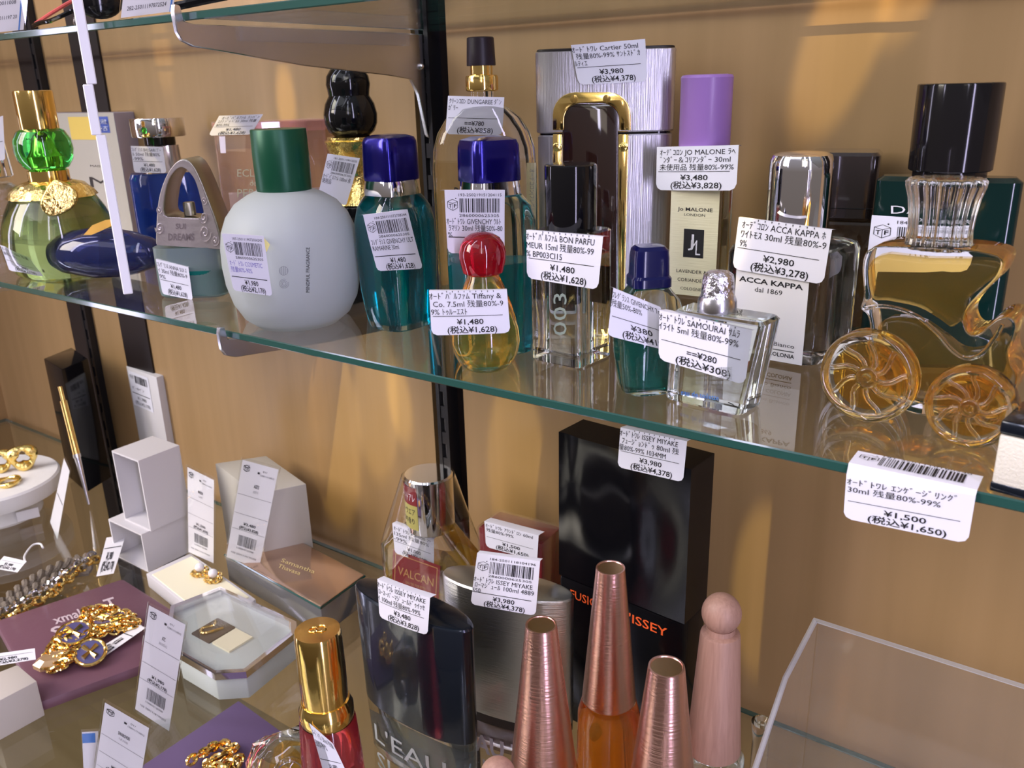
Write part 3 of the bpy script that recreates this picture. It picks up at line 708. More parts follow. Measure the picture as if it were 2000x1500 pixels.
# dark green bottle
t = Thing('perfume_bottle', 'dark green black glass bottle with tall wide black cap', 'perfume bottle', 1805, 0, y=.108)
K = t.k; zt = t.h(343)
t.part('body', loft([(0, 120*K-.001, 34*K-.001, 5), (.001, 120*K, 34*K, 5), (zt-.0015, 120*K, 34*K, 5), (zt, 120*K-.002, 34*K-.002, 5)], seg=80), m_dkgreen)
t.lathe('neck', [(62, 348), (62, 326)], m_blackp)
t.lathe('cap', [(68, 331), (70, 329), (70.5, 290), (70.5, 168), (70, 165), (68, 163.5), (3, 163)], m_blackp, 64)
fd = -34*K-.0002
S = Sheet(lambda u, v, e: t.q(1735+130*u, 398+22*v, fd), 0); S.text('DARK', .04, .5, .75, .9); t.part('printing', S.bm, [m_inkw, m_inkw])
TL, TR, BR, BL = [t.q(a, b, fd-.0003) for a, b in ((1703, 420), (1898, 433), (1886, 545), (1690, 532))]
f, _n = quadmap(TL, TR, BR, BL); S = Sheet(f, .00012); sheet_base(S, asp=1.6)
S.logo(.04, .12, .17, .26); S.text('184-2501110200008', .27, .09, .06, .66); S.barcode(.28, .93, .17, .46); S.text('ﾌﾚｸﾞﾗﾝｽ', .05, .60, .10, .3)
t.part('price_tag', S.bm, [m_paper, m_ink])

# amber bottle shaped like a carriage
t = Thing('perfume_bottle', 'amber glass bottle shaped like an old carriage with wheels and fluted neck', 'perfume bottle', rot='w', off=-3, P=(-.0422, .0285, 0))
K = t.k
car = [(1692, 495), (1705, 484), (1730, 478), (1883, 485), (1940, 494), (1958, 503), (1961, 516), (1950, 541), (1924, 568), (1896, 596), (1884, 618), (1888, 640), (1900, 651), (1916, 648), (1932, 634), (1950, 621), (1972, 617), (1985, 630), (1981, 655), (1970, 680), (1974, 706), (1988, 728), (1984, 756), (1966, 790), (1935, 828), (1824, 812), (1770, 800), (1724, 770), (1703, 716), (1703, 648), (1697, 614), (1684, 602), (1687, 588), (1690, 570), (1687, 525)]
lp = smooth_loop(t.xz(car, .003), 3)
t.part('body', extr(lp, .0015, .0195, .0017, 4), m_glass, ang=60)
def inset(pts, kx, kz, cx, cz): return [(cx+(x-cx)*kx, cz+(z-cz)*kz) for x, z in pts]
a = smooth_loop(t.xz([(1702, 508), (1800, 512), (1948, 520), (1912, 562), (1880, 592), (1862, 640), (1830, 622), (1790, 600), (1730, 588), (1702, 582)], .003), 3)
t.part('liquid', extr(a, .0045, .0165, .0012, 2), m_amber)
a = smooth_loop(t.xz([(1716, 632), (1780, 628), (1830, 660), (1870, 690), (1910, 690), (1950, 660), (1962, 700), (1968, 740), (1920, 790), (1820, 790), (1740, 760), (1716, 700)], .003), 3)
t.part('liquid', extr(a, .0045, .0165, .0012, 2), m_amber)
def wheel(cx, cy, r, y0, y1, spokes):
    c = t.q(cx, cy, y0); rr = r*K
    b = lathe([(.0001, .0006), (rr*.80, .0006), (rr*.84, -.0004), (rr*.90, -.0010), (rr*.97, -.0004), (rr, .001), (rr, y1-y0), (.0001, y1-y0)], 56)
    for i in range(spokes):
        a = 2*math.pi*i/spokes
        pts = [(rr*d*math.cos(a+.22*math.sin(d*6)), rr*d*math.sin(a+.22*math.sin(d*6)), .0005) for d in (.24, .36, .5, .62, .72, .80)]
        merge(b, tube(pts, rr*.055, 8))
    merge(b, lathe([(.0001, -.0008), (rr*.07, -.0008), (rr*.10, -.0002), (rr*.17, -.0004), (rr*.22, .0), (rr*.24, .0008), (.0001, .0008)], 32))
    b.transform(Matrix.Translation((c.x, y0, c.z)) @ Matrix.Rotation(R(-90), 4, 'X'))
    t.part('wheel', b, m_glass, ang=50)
    d = lathe([(.0001, -.0004), (rr*.74, -.0004), (rr*.74, .0004), (.0001, .0004)], 40); d.transform(Matrix.Translation((c.x, y0+(y1-y0)*.55, c.z)) @ Matrix.Rotation(R(90), 4, 'X'))
    t.part('wheel_amber', d, m_amber)
wheel(1693, 738, 94, -.0012, .0036, 9); wheel(1893, 798, 79, -.0012, .0036, 9)
wheel(1693, 738, 94, .0175, .0215, 9); wheel(1893, 798, 79, .0175, .0215, 9)
sw = [(1690, 602), (1718, 598), (1755, 603), (1795, 620), (1832, 652), (1862, 686), (1890, 700), (1918, 690), (1942, 660), (1958, 634)]
t.part('fender', tube(smooth_path([t.q(a, b, .0012) for a, b in sw], 4), 4.2*K, 10, taper=None), m_glass, label='raised curved fender line')
ncx = t.q(1832, 480, .0105).x
fl = lambda a, z: 1+.045*math.cos(18*a)
nz = lambda L_: [(w*K, t.q(1832, y, .0105).z) for w, y in L_]
t.part('neck', lathe(nz([(62, 482), (56, 474), (54, 450), (56, 415), (60, 385), (66, 362), (67, 353), (62, 347), (40, 346)]), 108, cx=ncx, cy=.0105, mod=fl), m_glass, ang=70)

# cream case with navy bands, at the shelf's right
t = Thing('cosmetic_box', 'cream box with dark navy bands beside the amber carriage bottle', 'box', rot='w', off=-8, P=(-.0185, .0022, 0))
x1 = .036
def zb(py): return t.q(1945, py, 0).z
t.part('case', box(0, x1, 0, .018, .0015, t.q(1945, 846, 0).z, .0008), m_creambox)
t.part('band', box(-.0002, x1+.0002, -.0002, .0182, 0, t.q(1930, 938, 0).z, .0005), m_navydk)
t.part('band', box(-.0002, x1+.0002, -.0002, .0182, t.q(1945, 846, 0).z, t.q(1945, 818, 0).z, .0008), m_navydk)
zz = t.q(1945, 818, 0).z
t.part('lid', box(.0070, x1, .003, .0150, zz, t.q(1987, 748, .003).z, .0008), m_creambox)
t.part('lid_band', box(.0066, x1, .0026, .0154, t.q(1987, 748, .003).z, t.q(1990, 722, .003).z, .001), m_navydk)

# long tag hanging on the shelf front
t = Thing('shelf_price_tag', 'white price tag with barcode stuck over the green shelf edge', 'price tag', rot='w', P=on_y(1780, 975, -.0012))
TL, TR, BR, BL = [t.q(a, b, 0) for a, b in ((1653, 928), (1906, 968), (1890, 1062), (1647, 1012))]
f, nn = quadmap(TL, TR, BR, BL); S = Sheet(f, .00012); g = sheet_base(S, asp=2)
bk = [[Vector(v.co) for v in g[0]]]; Lq = [t.q(1662, 893, .010), t.q(1914, 938, .010)]
A, B_ = Vector((TL.x+.0006, .0016, .0010+TL.z)), None
rows = []
for k in (.12, .55, 1.):
    rows.append([S.bm.verts.new(Vector((v.co.x, .010*k, -t.P.z+.0004+.0002*k))) for v in g[0]])
for a, b in zip([g[0]]+rows, rows):
    for i in range(len(a)-1): S.bm.faces.new((b[i], a[i], a[i+1], b[i+1]))
tag_print(S, [('ｵｰﾄﾞﾄﾜﾚ ｴﾝｹﾞｰｼﾞﾘﾝｸﾞ', .86, .01), ('30ml 残量80%-99%', .74, .02)], '¥1,500', '(税込¥1,650)', 'plain', '')
def fb(u, v, e): return Vector((TL.x+(TR.x-TL.x)*u, .0012+.0088*(1-v), -t.P.z+.0006+e))
S.f = fb; S.logo(.05, .12, .15, .5); S.barcode(.22, .90, .15, .80); S.text('181-2501110180240', .22, .06, .09, .7)
S.bm.normal_update(); t.part('paper', S.bm, [m_paper, m_ink])

# ================================================================ left part of the middle shelf
# arched silver bottle on frosted teal glass
t = Thing('perfume_bottle', 'silver arched handbag-shaped bottle with frosted teal glass bottom', 'perfume bottle', 388, 577, off=-22)
K = t.k; D0, D1 = -.0062, .0125
out = [(304, 478), (304, 455), (307, 405), (314, 370), (326, 340), (342, 318), (358, 310), (374, 318), (390, 345), (408, 390), (426, 440), (437, 486)]
inn = [(322, 420), (322, 385), (330, 352), (343, 333), (354, 327), (366, 333), (380, 352), (390, 385), (397, 422), (380, 427), (350, 425)]
lo = t.xz(out, D0); li = t.xz(inn, D0)
def dens(p, k=3): return [(v.x, v.y) for v in smooth_path([(a, b, 0) for a, b in p], k)]
t.part('arch', extr([dens(lo), smooth_loop(li, 3)], D0, D1, .0012, 2), m_anna, ang=50)
def ring_plate(lo, li, y):
    bm = extr([lo, li], y, y+.0006, 0); return bm
lo2 = [(x*.90+.0006, z*.985+.0005) for x, z in lo]; 
t.part('engraved_face', extr([dens([(x*.955, z*.992) for x, z in lo]), smooth_loop([(x*1.04, z*1.002) for x, z in li], 3)], D0-.0006, D0+.0004, .0002, 1), m_annaf, label='lighter silver face with engraved scrolls')
S = Sheet(lambda u, v, e: t.q(322+65*u, 430+45*v, D0-.0008), 0)
S.text('SUI', .32, .26, .24, .30, bold=.02); S.text('DREAMS', .10, .72, .30, .78, bold=.02); t.part('lettering', S.bm, [m_ink, mat('engraving', (.25, .21, .22), .4, .6)])
def scroll(cx, cy, s, fl):
    pts = [(cx+fl*s*(1-i/26)*math.cos(i*.42)*1.0, cy+s*(1-i/26)*math.sin(i*.42)*1.5) for i in range(26)]
    return tube([t.q(a, b, D0-.0007) for a, b in pts], 1.3*K, 6)
for cx, cy, s, fl in ((400, 455, 13, 1), (312, 445, 9, -1), (398, 425, 9, -1), (420, 470, 8, 1), (311, 410, 6, 1), (399, 392, 6, 1)): t.part('scroll', scroll(cx, cy, s, fl), m_annaf)
c = t.q(372, 420, .001)
b = lathe([(0, 0), (11*K, 0), (11*K, .0058), (10*K, .0064), (0, .0064)], 28); b.transform(Matrix.Translation((c.x, .001, c.z))); t.part('spray_head', b, m_anna)
zb, zt = 0, t.q(370, 480, 0).z
x0, x1 = t.q(303, 560, D0).x, t.q(440, 585, D0).x; cx_ = (x0+x1)/2; hx = (x1-x0)/2
t.part('glass_base', loft([(0, hx*.9, .0085, 4), (.0012, hx*.97, .0100, 4), (.004, hx*1.0, .0106, 4), (zt, hx*1.0, .0106, 4)], seg=72, cx=cx_, cy=.0030), m_frostteal)
t.part('liquid', loft([(.0015, hx*.88, .0076, 4), (zt*.55, hx*.92, .0082, 4)], seg=56, cx=cx_, cy=.0005), mat('deep_teal_liquid', (.005, .16, .14), .2, trans=.3))
t.tag([(304, 506), (368, 522), (377, 586), (318, 574)], -.0088, [('ﾌﾚｸﾞﾗﾝｽ ANNA SUI ｽ', .9, .02), ('ｲ 30ml 残量80%-9', .9, .02), '9%'], '¥1,480', '(税込¥1,628)', 'plain', curl=.02)

# green round-ball stopper bottle with embossed gold collar
t = Thing('perfume_bottle', 'pale green glass bottle with green ball, gold tube cap and embossed gold collar', 'perfume bottle', 132, 530)
K = t.k
t.lathe('body', [(40, 545), (62, 541), (88, 524), (101, 498), (104, 470), (99, 440), (88, 408), (72, 378), (54, 357), (38, 350)], m_glass, 64)
t.lathe('liquid', [(36, 536), (58, 532), (80, 516), (92, 494), (95, 470), (90, 440), (82, 418), (2, 418)], m_green, 56)
t.part('dip_tube', tube(smooth_path([(.012, -.002, t.h(530)), (.004, 0, t.h(470)), (0, 0, t.h(360))], 5), 4*K, 8), m_acryl)
t.lathe('neck', [(36, 352), (36, 330), (30, 328)], m_gold)
t.lathe('ball', [(24, 331), (38, 325), (47, 310), (51, 290), (49, 270), (41, 254), (28, 246), (12, 244)], m_ball, 20)
t.lathe('ball_core', [(20, 318), (22, 300), (16, 290), (10, 268), (4, 262)], m_gold, 20)
t.lathe('cap', [(33, 250), (33.5, 248), (33.5, 180), (33, 176), (30, 175), (2, 175)], m_gold)
pr = t.prof([(37, 350), (56, 356), (69, 370), (76, 381)])
t.part('collar', lathe([(r*1.03+.0003, z) for r, z in pr]+[(r*1.0, z) for r, z in pr[::-1]], 64, mod=lambda a, z: 1+.025*math.sin(7*a)*math.sin(z*900)), m_goldr)
pl = [(80, 392), (104, 352), (128, 358), (150, 372), (152, 392), (140, 408), (118, 420), (98, 422), (84, 412)]
fd = -93*K
t.part('emblem', extr(smooth_loop(t.xz(pl, fd, ), 3), fd, fd+.0035, .001, 3), m_goldr)
t.tag([(0, 478), (62, 500), (88, 537), (20, 528)], -90*K, [('ｵｰﾄﾞﾄﾜﾚ 50ml 残量', .9, .02), ('80%-99%', .5, .02)], '¥1,980', '(税込¥2,178)', 'plain', kx=-.5, curl=.06, flap=0)

# ribbed bottle at the frame's edge
t = Thing('perfume_bottle', 'ribbed clear glass bottle with silver cap, cut off behind the green ball bottle', 'perfume bottle', 8, 0, y=.020)
K = t.k
t.part('body', loft([(t.h(562), 50*K, 34*K), (t.h(556), 56*K, 38*K), (t.h(400), 58*K, 40*K), (t.h(365), 54*K, 38*K), (t.h(356), 40*K, 30*K)], n=5, seg=64), mat('ribbed_glass', (.985, .985, .985), 0, trans=1, ior=1.46, bump=1.0, bscale=1, stretch=(60, 60, 700)))
t.lathe('cap', [(48, 344), (50, 342), (46, 275), (44, 271), (2, 270)], mat('clear_chrome_cap', (.86, .85, .88), .08, 1, trans=.4))
t.lathe('neck', [(24, 357), (24, 344)], m_silver)
t.tag([(-40, 240), (6, 226), (10, 312), (-34, 318)], -46*K, [], '¥2,980', None, 'plain', flap=0)

# cream and lavender-grey carton in cellophane
t = Thing('perfume_carton', 'lavender-grey carton with cream front and yellow sticker wrapped in cellophane', 'carton', rot='w', off=5, P=on_z(238, 470, 0)+Vector((0, .010, 0)))
zt = t.q(200, 220, 0).z; wl = t.q(62, 215, 0).x; dp = .028
t.part('carton', box(wl, 0, 0, dp, 0, zt, .0004, 1), m_lavbox)
S = Sheet(lambda u, v, e: Vector((wl*(1-u), -.0003-e, zt*(1-v))), .0001); S.quad(0, 1, 0, 1, 0, 0)
S.text('MAISON', .62, .42, .018, .22); S.text('M', .58, .55, .09, .26)
S.quad(.45, .78, .03, .21, 2, 1.5); S.quad(.80, .93, .03, .155, 3, 1.5); S.text('駿河屋', .81, .07, .03, .11, mi=4); S.text('中古', .81, .12, .03, .11, mi=4)
for f in S.bm.faces:
    if f.material_index == 4:
        for v in f.verts: v.co.y -= .0003
t.part('front_panel', S.bm, [mat('cream_panel', (.50, .46, .39), .5), m_ink, m_yel, mat('blue_sticker', (.05, .11, .45), .45), m_inkw])
t.part('cellophane', box(wl-.0006, .0006, -.0010, dp+.0006, 0.0002, zt+.0012, .0004, 1), m_film)

# cobalt teardrop bottle lying down
t = Thing('perfume_bottle', 'cobalt blue teardrop bottle lying on its side with an orange sticker', 'perfume bottle', 212, 545, rot='w', off=28)
K = t.k
sp = [(-118, 2), (-112, 24), (-95, 38), (-65, 50), (-25, 56), (20, 54), (60, 45), (95, 32), (112, 18), (118, 2)]
b = lathe([(r*K*.88, x*K*1.02) for x, r in sp], 48); b.transform(Matrix.Translation((0, .004, 49*K)) @ Matrix.Rotation(R(90), 4, 'Y'))
t.part('body', b, m_bluegl)
b = lathe([(r*K*.62, x*K*.85) for x, r in sp], 36); b.transform(Matrix.Translation((.001, .004, 49*K)) @ Matrix.Rotation(R(90), 4, 'Y'))
t.part('core', b, thin('deep_blue_liquid', (.35, .45, .62), .6, body=(.0, .06, .12), bodyfac=.3))
t.part('sticker', extr(t.xz([(163, 459), (180, 440), (205, 430), (228, 427), (220, 440), (195, 452), (178, 459)], -30*K), -30*K, -30*K+.0003), m_orng, label='torn orange sticker')

# tall blue bottle with chrome disc cap
t = Thing('perfume_bottle', 'blue glass bottle with chrome disc cap behind the silver arched bottle', 'perfume bottle', 345, 0, y=.112)
K = t.k
t.part('body', loft([(0, 62*K, 30*K), (.001, 64*K, 31*K), (t.h(345), 64*K, 31*K), (t.h(335), 60*K, 28*K)], n=5, seg=64), m_bluegl2)
t.part('shoulder', loft([(t.h(336), 34*K, 26*K), (t.h(282), 32*K, 24*K)], n=4, seg=48), mat('silvered_glass', (.55, .48, .42), .1, .7))
t.lathe('neck', [(26, 283), (28, 280), (28, 264)], m_blackp)
t.lathe('cap', [(47, 265), (48, 263), (48, 231), (47, 229), (2, 228.5)], m_chrome)
t.tag([(255, 285), (318, 287), (325, 338), (262, 337)], -34*K, [('ﾌﾚｸﾞﾗﾝｽ BVLGARI ﾌﾟｰ', .9, .02), ('ﾙ 50ml 残量80%', .85, .02), '-99%'], '¥1,480', '(税込¥1,628)', 'plain', flap=0)

# pink clear box
t = Thing('perfume_box', 'clear pink-tinted plastic box with black lettering behind the round frosted bottle', 'box', 535, 0, y=.104, off=4)
K = t.k; x0, x1 = t.q(424, 300, 0).x, t.q(640, 300, 0).x; zt = t.h(238)
t.part('box', box(x0, x1, 0, .026, 0, zt, .0008), m_pinkclear)
t.part('lid_rim', box(x0-.0004, x1+.0004, -.0004, .0264, zt-.0055, zt+.0006, .0006, 1), thin('pink_rim', (.95, .80, .82), 1.3, body=(.75, .45, .5), bodyfac=.15))
t.part('inner_stem', lathe([(9*K, t.h(350)), (9*K, t.h(310)), (15*K, t.h(284)), (15*K, t.h(281))], 24, cx=t.q(520, 300, .012).x, cy=.012), mat('grey_stem', (.25, .25, .28), .2, .6))
S = Sheet(lambda u, v, e: t.q(460+70*u, 322+70*v, -.0005), 0); S.text('ECLAT', .05, .22, .22, .85); S.text('de', .40, .5, .16, .18); S.text('PERLE', .05, .78, .24, .80); t.part('lettering', S.bm, [m_ink, m_inkg])
t.part('back_card', extr([(x0+.004, .002), (x1-.002, .002), (x1-.002, zt*.52), (x0+.004, zt*.52)], .020, .0206), mat('pale_rose_card', (.62, .54, .52), .6))
t.tag([(428, 226), (514, 223), (490, 263), (407, 265)], -.002, [('ｵｰﾄﾞﾊﾟﾙﾌｧﾑ ﾗﾝﾊﾞﾝ', .85, .1), ('ｴｸﾗ ﾄﾞｩ ﾍﾟﾙﾙ 30ml 残量', .88, .05), ('80%-99%', .3, .05)], '¥1,480', '(税込¥1,628)', 'plain')

# black bottle with gourd-shaped stopper
t = Thing('perfume_bottle', 'black bottle with gourd-shaped black stopper and ornate gold collar', 'perfume bottle', 712, 0, y=.098, off=0)
K = t.k
t.lathe('body', [(38, 592), (48, 588), (58, 560), (64, 520), (64, 470), (58, 420), (46, 392), (38, 380)], m_black, 56, mod=lambda a, z: 1+.02*math.cos(12*a))
t.lathe('collar', [(52, 395), (46, 380), (36, 362), (34, 330), (36, 312), (44, 298), (50, 282), (52, 274), (46, 271), (46, 266), (30, 264)], m_goldr, 56)
t.lathe('stopper', [(30, 266), (42, 256), (48, 240), (49, 222), (45, 202), (37, 186), (38, 176), (40, 164), (38, 148), (30, 134), (22, 124), (16, 115), (13, 108), (6, 104)], m_black, 48)
t.part('curl', tube(smooth_path([(0, -.001, t.h(108)), (-.0020, -.0015, t.h(104)), (-.0045, -.0018, t.h(110)), (-.0052, -.0018, t.h(122)), (-.0035, -.0018, t.h(130)), (-.002, -.0018, t.h(126))], 5), 7*K, 10), m_black)
t.tag([(640, 300), (703, 309), (676, 402), (620, 385)], -50*K, [('ｵｰﾄﾞﾊﾟﾙﾌｧﾑ 100ml 未', .9, .02), ('使用品', .3, .02)], None, None, 'bar', flap=0)

# ================================================================ upper shelf
def clear_card(name, label, cat, C4, P, lines, price=None, tax=None, group=None, z=None, kx=0., top='bar', dy=0, pad=.12, extra=None, hole=True):
    t = Thing(name, label, cat, P=P, rot='f', group=group)
    TL, TR, BR, BL = [t.q(a, b, dy, kx) for a, b in C4]
    f, n = quadmap(TL, TR, BR, BL); S = Sheet(f, .0002)
    S.quad(0, 1, 0, 1, 0, 0)
    if extra: extra(S)
    t.part('card', S.bm, [m_card, m_ink, m_inkb])
    bm = bmesh.new()
    e = .04; q = [[f(u, v, k) for u, v in ((-e, -e*.5), (1+e, -e*.5), (1+e, 1+e*.5), (-e, 1+e*.5))] for k in (.0006, -.0010)]
    rings_mesh(bm, [q[0], q[1]])
    t.part('sleeve', bm, m_film, label='clear acrylic sleeve')
    return t
def cd_price(S, brand='', l2='', price='¥1,980', tax='(税込¥2,178)', sub=''):
    S.logo(.06, .03, .17, .07); S.quad(.46, .52, .075, .095)
    S.text('01/', .60, .06, .018, .12); S.text('1200111110012', .55, .10, .018, .38)
    S.text(brand, .5, .22, .035, None, 'c', bold=.02) if brand else None
    S.text(l2, .5, .275, .024, None, 'c') if l2 else None
    for v in (.33, .52, .68): S.quad(.02, .98, v-.0012, v+.0012)
    S.text(price, .5, .61, .028, .36, 'c', bold=.02); S.text(tax, .5, .655, .028, .56, 'c', bold=.02)
    S.barcode(.25, .78, .73, .84); S.text('1100010120200', .25, .865, .018, .5); S.text('150 2501110170202', .12, .925, .018, .75)
def simple(S): 
    S.barcode(.05, .75, -.2, .42); S.text('122190011008', .05, .55, .06, .7); S.text('282-25011197 20', .05, .78, .06, .75); S.quad(.86, .90, 0, 1, 2)
P = at_y(25, .004, ZU)
clear_card('price_card', 'white barcode card standing at the left end of the upper shelf', 'price card', [(-25, -60), (57, -70), (46, 58), (-30, 66)], P, [], extra=simple)
P = at_y(292, .006, ZU)
clear_card('price_card', 'white number card leaning on the upper shelf beside the bracket hook', 'price card', [(246, -60), (350, -75), (338, 22), (236, 35)], P, [], extra=lambda S: (S.text('162000110', .35, .48, .07, .45), S.text('282-25011197872524', .10, .82, .09, .75), S.quad(.93, .965, 0, 1, 2)))
# eyeglasses
def glasses(name, label, pts_f, rim_m, lens):
    pass
t = Thing('eyeglasses', 'black eyeglasses with red-edged temple lying at the left of the upper shelf', 'eyeglasses', P=at_y(150, .022, ZU))
z = .0012
def up_pt(px, py, y): p = on_y(px, py, y); return t.Ri @ (p-t.P)
t.part('temple', tube([up_pt(70, 46, .020), up_pt(100, 26, .022), up_pt(130, 8, .026), up_pt(170, -14, .030)], .0009, 8), mat('red_temple', (.62, .10, .09), .35), label='thin red temple')
t.part('frame', tube(smooth_path([up_pt(66, 50, .019), up_pt(80, 44, .018), up_pt(100, 40, .018), up_pt(140, 22, .022), up_pt(150, 18, .026)], 4), .0011, 8), m_black)
t.part('lens', ell(.011, *up_pt(192, 0, .030), ry=.004, rz=.0085), m_black, label='dark lens')
t.part('temple', tube([up_pt(345, 12, .016), up_pt(400, 0, .020), up_pt(470, -14, .028)], .0018, 8), m_black)
t.part('nose_pad', ell(.002, *up_pt(152, 44, .012), rz=.003), m_acryl)
t = Thing('eyeglasses', 'clear-framed eyeglasses seen from below through the upper glass shelf', 'eyeglasses', P=at_y(690, .070, ZU))
def gz(px, py, h=.002): p = on_z(px, py, ZU+h); return t.Ri @ (p-t.P)
t.part('frame', tube(smooth_path([gz(570, 22), gz(620, 36), gz(680, 40), (gz(740, 26)), gz(795, 18)], 4), .0016, 10), m_acryl)
t.part('hinge', box(-.004, .004, -.0015, .0015, .0008, .004, .0005), m_black)
t.o.children[-1].location = gz(610, 26, .0005); 
t = Thing('plastic_bag', 'clear flat plastic bag with faint print lying on the upper glass shelf', 'plastic bag', P=on_z(1000, 12, ZU))
def gz2(px, py, h=.0006): p = on_z(px, py, ZU+h); return t.Ri @ (p-t.P)
b = bmesh.new(); q = [gz2(860, 22), gz2(960, 20), gz2(1060, 12), gz2(1145, 2), gz2(1120, -20), gz2(860, -20)]
rings_mesh(b, [q, [p+Vector((0, 0, .0012)) for p in q]]); t.part('bag', b, thin('cloudy_plastic', (.9, .9, .9), 1.2, body=(.62, .58, .52), bodyfac=.28))

# ================================================================ lower shelf, perfume side
# black sculpted flask
t = Thing('perfume_bottle', 'large black glossy sculpted flask with orange lettering, standing under the middle shelf', 'perfume bottle', P=(-.1690, .0905, ZL), rot='w', off=-4)
K = t.k; fd = -.0100
xl, xr = t.q(1092, 1150, fd).x, t.q(1338, 1190, fd).x; ztop = t.q(1084, 843, fd).z; zs = (t.q(1110, 1135, fd).z+t.q(1330, 1215, fd).z)/2
def sculpt():
    bm = bmesh.new(); nx, nz_ = 28, 36; g = []
    for j in range(nz_+1):
        row = []
        for i in range(nx+1):
            u, v = i/nx, j/nz_
            X = xl+(xr-xl)*u; Z_ = zs+.0006+(ztop-zs-.0006)*v
            d = .0010*math.exp(-((u-.30-.25*(1-v))/.16)**2)*math.sin(math.pi*min(1, v*1.05)) + .0008*math.exp(-((u-.78)/.13)**2-((v-.45)/.25)**2) + .0012*math.exp(-((u-.05)/.08)**2)*v
            row.append(bm.verts.new((X, fd+d, Z_)))
        g.append(row)
    for j in range(nz_):
        for i in range(nx): bm.faces.new((g[j][i], g[j][i+1], g[j+1][i+1], g[j+1][i]))
    bk = [[bm.verts.new((v.co.x, .0100, v.co.z)) for v in r] for r in (g[0], g[-1])]
    for i in range(nx):
        bm.faces.new((g[0][i+1], g[0][i], bk[0][i], bk[0][i+1])); bm.faces.new((g[-1][i], g[-1][i+1], bk[1][i+1], bk[1][i]))
    for i in (0, nx):
        col = [r[i] for r in g]; bm.faces.new(col+[bk[1][i], bk[0][i]])
    bm.faces.new([bk[0][i] for i in range(nx+1)]+[bk[1][i] for i in range(nx, -1, -1)])
    return bm
t.part('cap', sculpt(), m_blackflask, ang=50)
t.part('body', box(xl+.0002, xr-.0002, fd+.0002, .0098, 0, zs, .0012), m_blackflask)
S = Sheet(lambda u, v, e: Vector((xl+(xr-xl)*u, fd-e, zs-.001-.011*v)), .0001)
S.text('FUSION', .10, .55, .42, .30, bold=.01); S.text("D'ISSEY", .50, .55, .42, .38, bold=.01); t.part('lettering', S.bm, [m_inko, m_inko])
t.tag([(1212, 835), (1342, 862), (1334, 942), (1206, 912)], fd-.0006, [('ｵｰﾄﾞﾄﾜﾚ ISSEY MIYAKE', .88, .0), ('ﾌｭｰｼﾞｮﾝﾄﾞｩ 80ml 残', .86, .04), ('量80%-99% 1034MM', .72, .0)], '¥3,980', '(税込¥4,378)', 'cut', flap=.006)

# cone-capped bottles
def cone_bottle(label, px, py, top, seam, wt, wb, matcap, liq, wooden=False):
    t = Thing('perfume_bottle', label, 'perfume bottle', px, py, ZL, group='cone-capped bottles')
    K = t.k
    zb = t.h(seam); wB = wb*1.16
    t.part('body', lathe([(wB*K*.96, 0), (wB*K*1.0, .001), (wB*K*1.06, zb*.45), (wB*K*1.0, zb*.9), (wb*K*1.0, zb-.0002)], 56), m_glass)
    t.part('liquid', lathe([(wB*K*.80, .006), (wB*K*.88, zb*.42), (wB*K*.70, zb*.80), (wB*K*.42, zb*.92), (.0001, zb*.92)], 48), liq)
    t.part('dip_tube', tube([(0, 0, .006), (0, 0, zb)], 3*K, 8), m_acryl)
    if wooden:
        t.part('cap', lathe([(wb*K, zb), (wb*K, zb+.0006), (wt*K*1.04, t.h(top+78)), (wt*K, t.h(top+74)), (wt*K*.7, t.h(top+70))], 56), matcap)
        t.part('ball_knob', lathe([(35*K*math.sin(a), t.h(top+36)-36*K*1.02*math.cos(a)) for a in [math.pi*i/20 for i in range(21)]], 40), matcap)
        t.part('neck', lathe([(26*K, t.h(top+74)), (25*K, t.h(top+62))], 32), matcap)
    else:
        zt = t.h(top+12)
        t.part('cap', lathe([(wb*K*.985, zb), (wb*K, zb+.0005), (wt*K*1.02, zt-.0006), (wt*K, zt), (wt*K*.90, zt), (wt*K*.85, zt-.0004)], 64), matcap)
        t.part('dish', lathe([(wt*K*.88, zt-.0003), (wt*K*.6, zt-.0018), (wt*K*.25, zt-.0026), (.0001, zt-.0027), (.0001, zt-.0032), (wt*K*.88, zt-.0010)], 40), m_rosedark, label='dark hollow in the cap top')
    return t
cone_bottle('rose-gold cone-capped bottle with orange perfume, front left of the cones', 1066, 1740, 1207, 1490, 27, 60, m_rose, m_orange)
cone_bottle('rose-gold cone-capped bottle with orange perfume, the tallest one in front of the black flask', 1186, 1625, 1096, 1362, 25, 49, m_rose, m_orange)
cone_bottle('rose-gold cone-capped bottle lowest of the cones beside the wooden one', 1282, 1820, 1287, 1580, 31, 66, m_rose, m_orange)
cone_bottle('pale wooden cone-capped bottle with round wooden ball on top', 1384, 1610, 1158, 1458, 34, 50, m_ash, m_clearliq, True)
t = Thing('perfume_bottle', 'bottle with small pale wooden ball knob at the bottom edge, only its top in view', 'perfume bottle', 985, 1830, ZL)
K = t.k; zc = t.h(1512)
t.part('ball_knob', lathe([(32*K*math.sin(a), zc-32*K*math.cos(a)) for a in [math.pi*i/18 for i in range(19)]], 36), m_ash)
t.part('cap', lathe([(48*K, zc*.42), (48*K, zc*.43), (28*K, zc-34*K), (24*K, zc-30*K)], 36), m_ash)
t.part('body', lathe([(54*K, 0), (56*K, .001), (56*K, zc*.36), (48*K, zc*.42)], 40), m_glass)

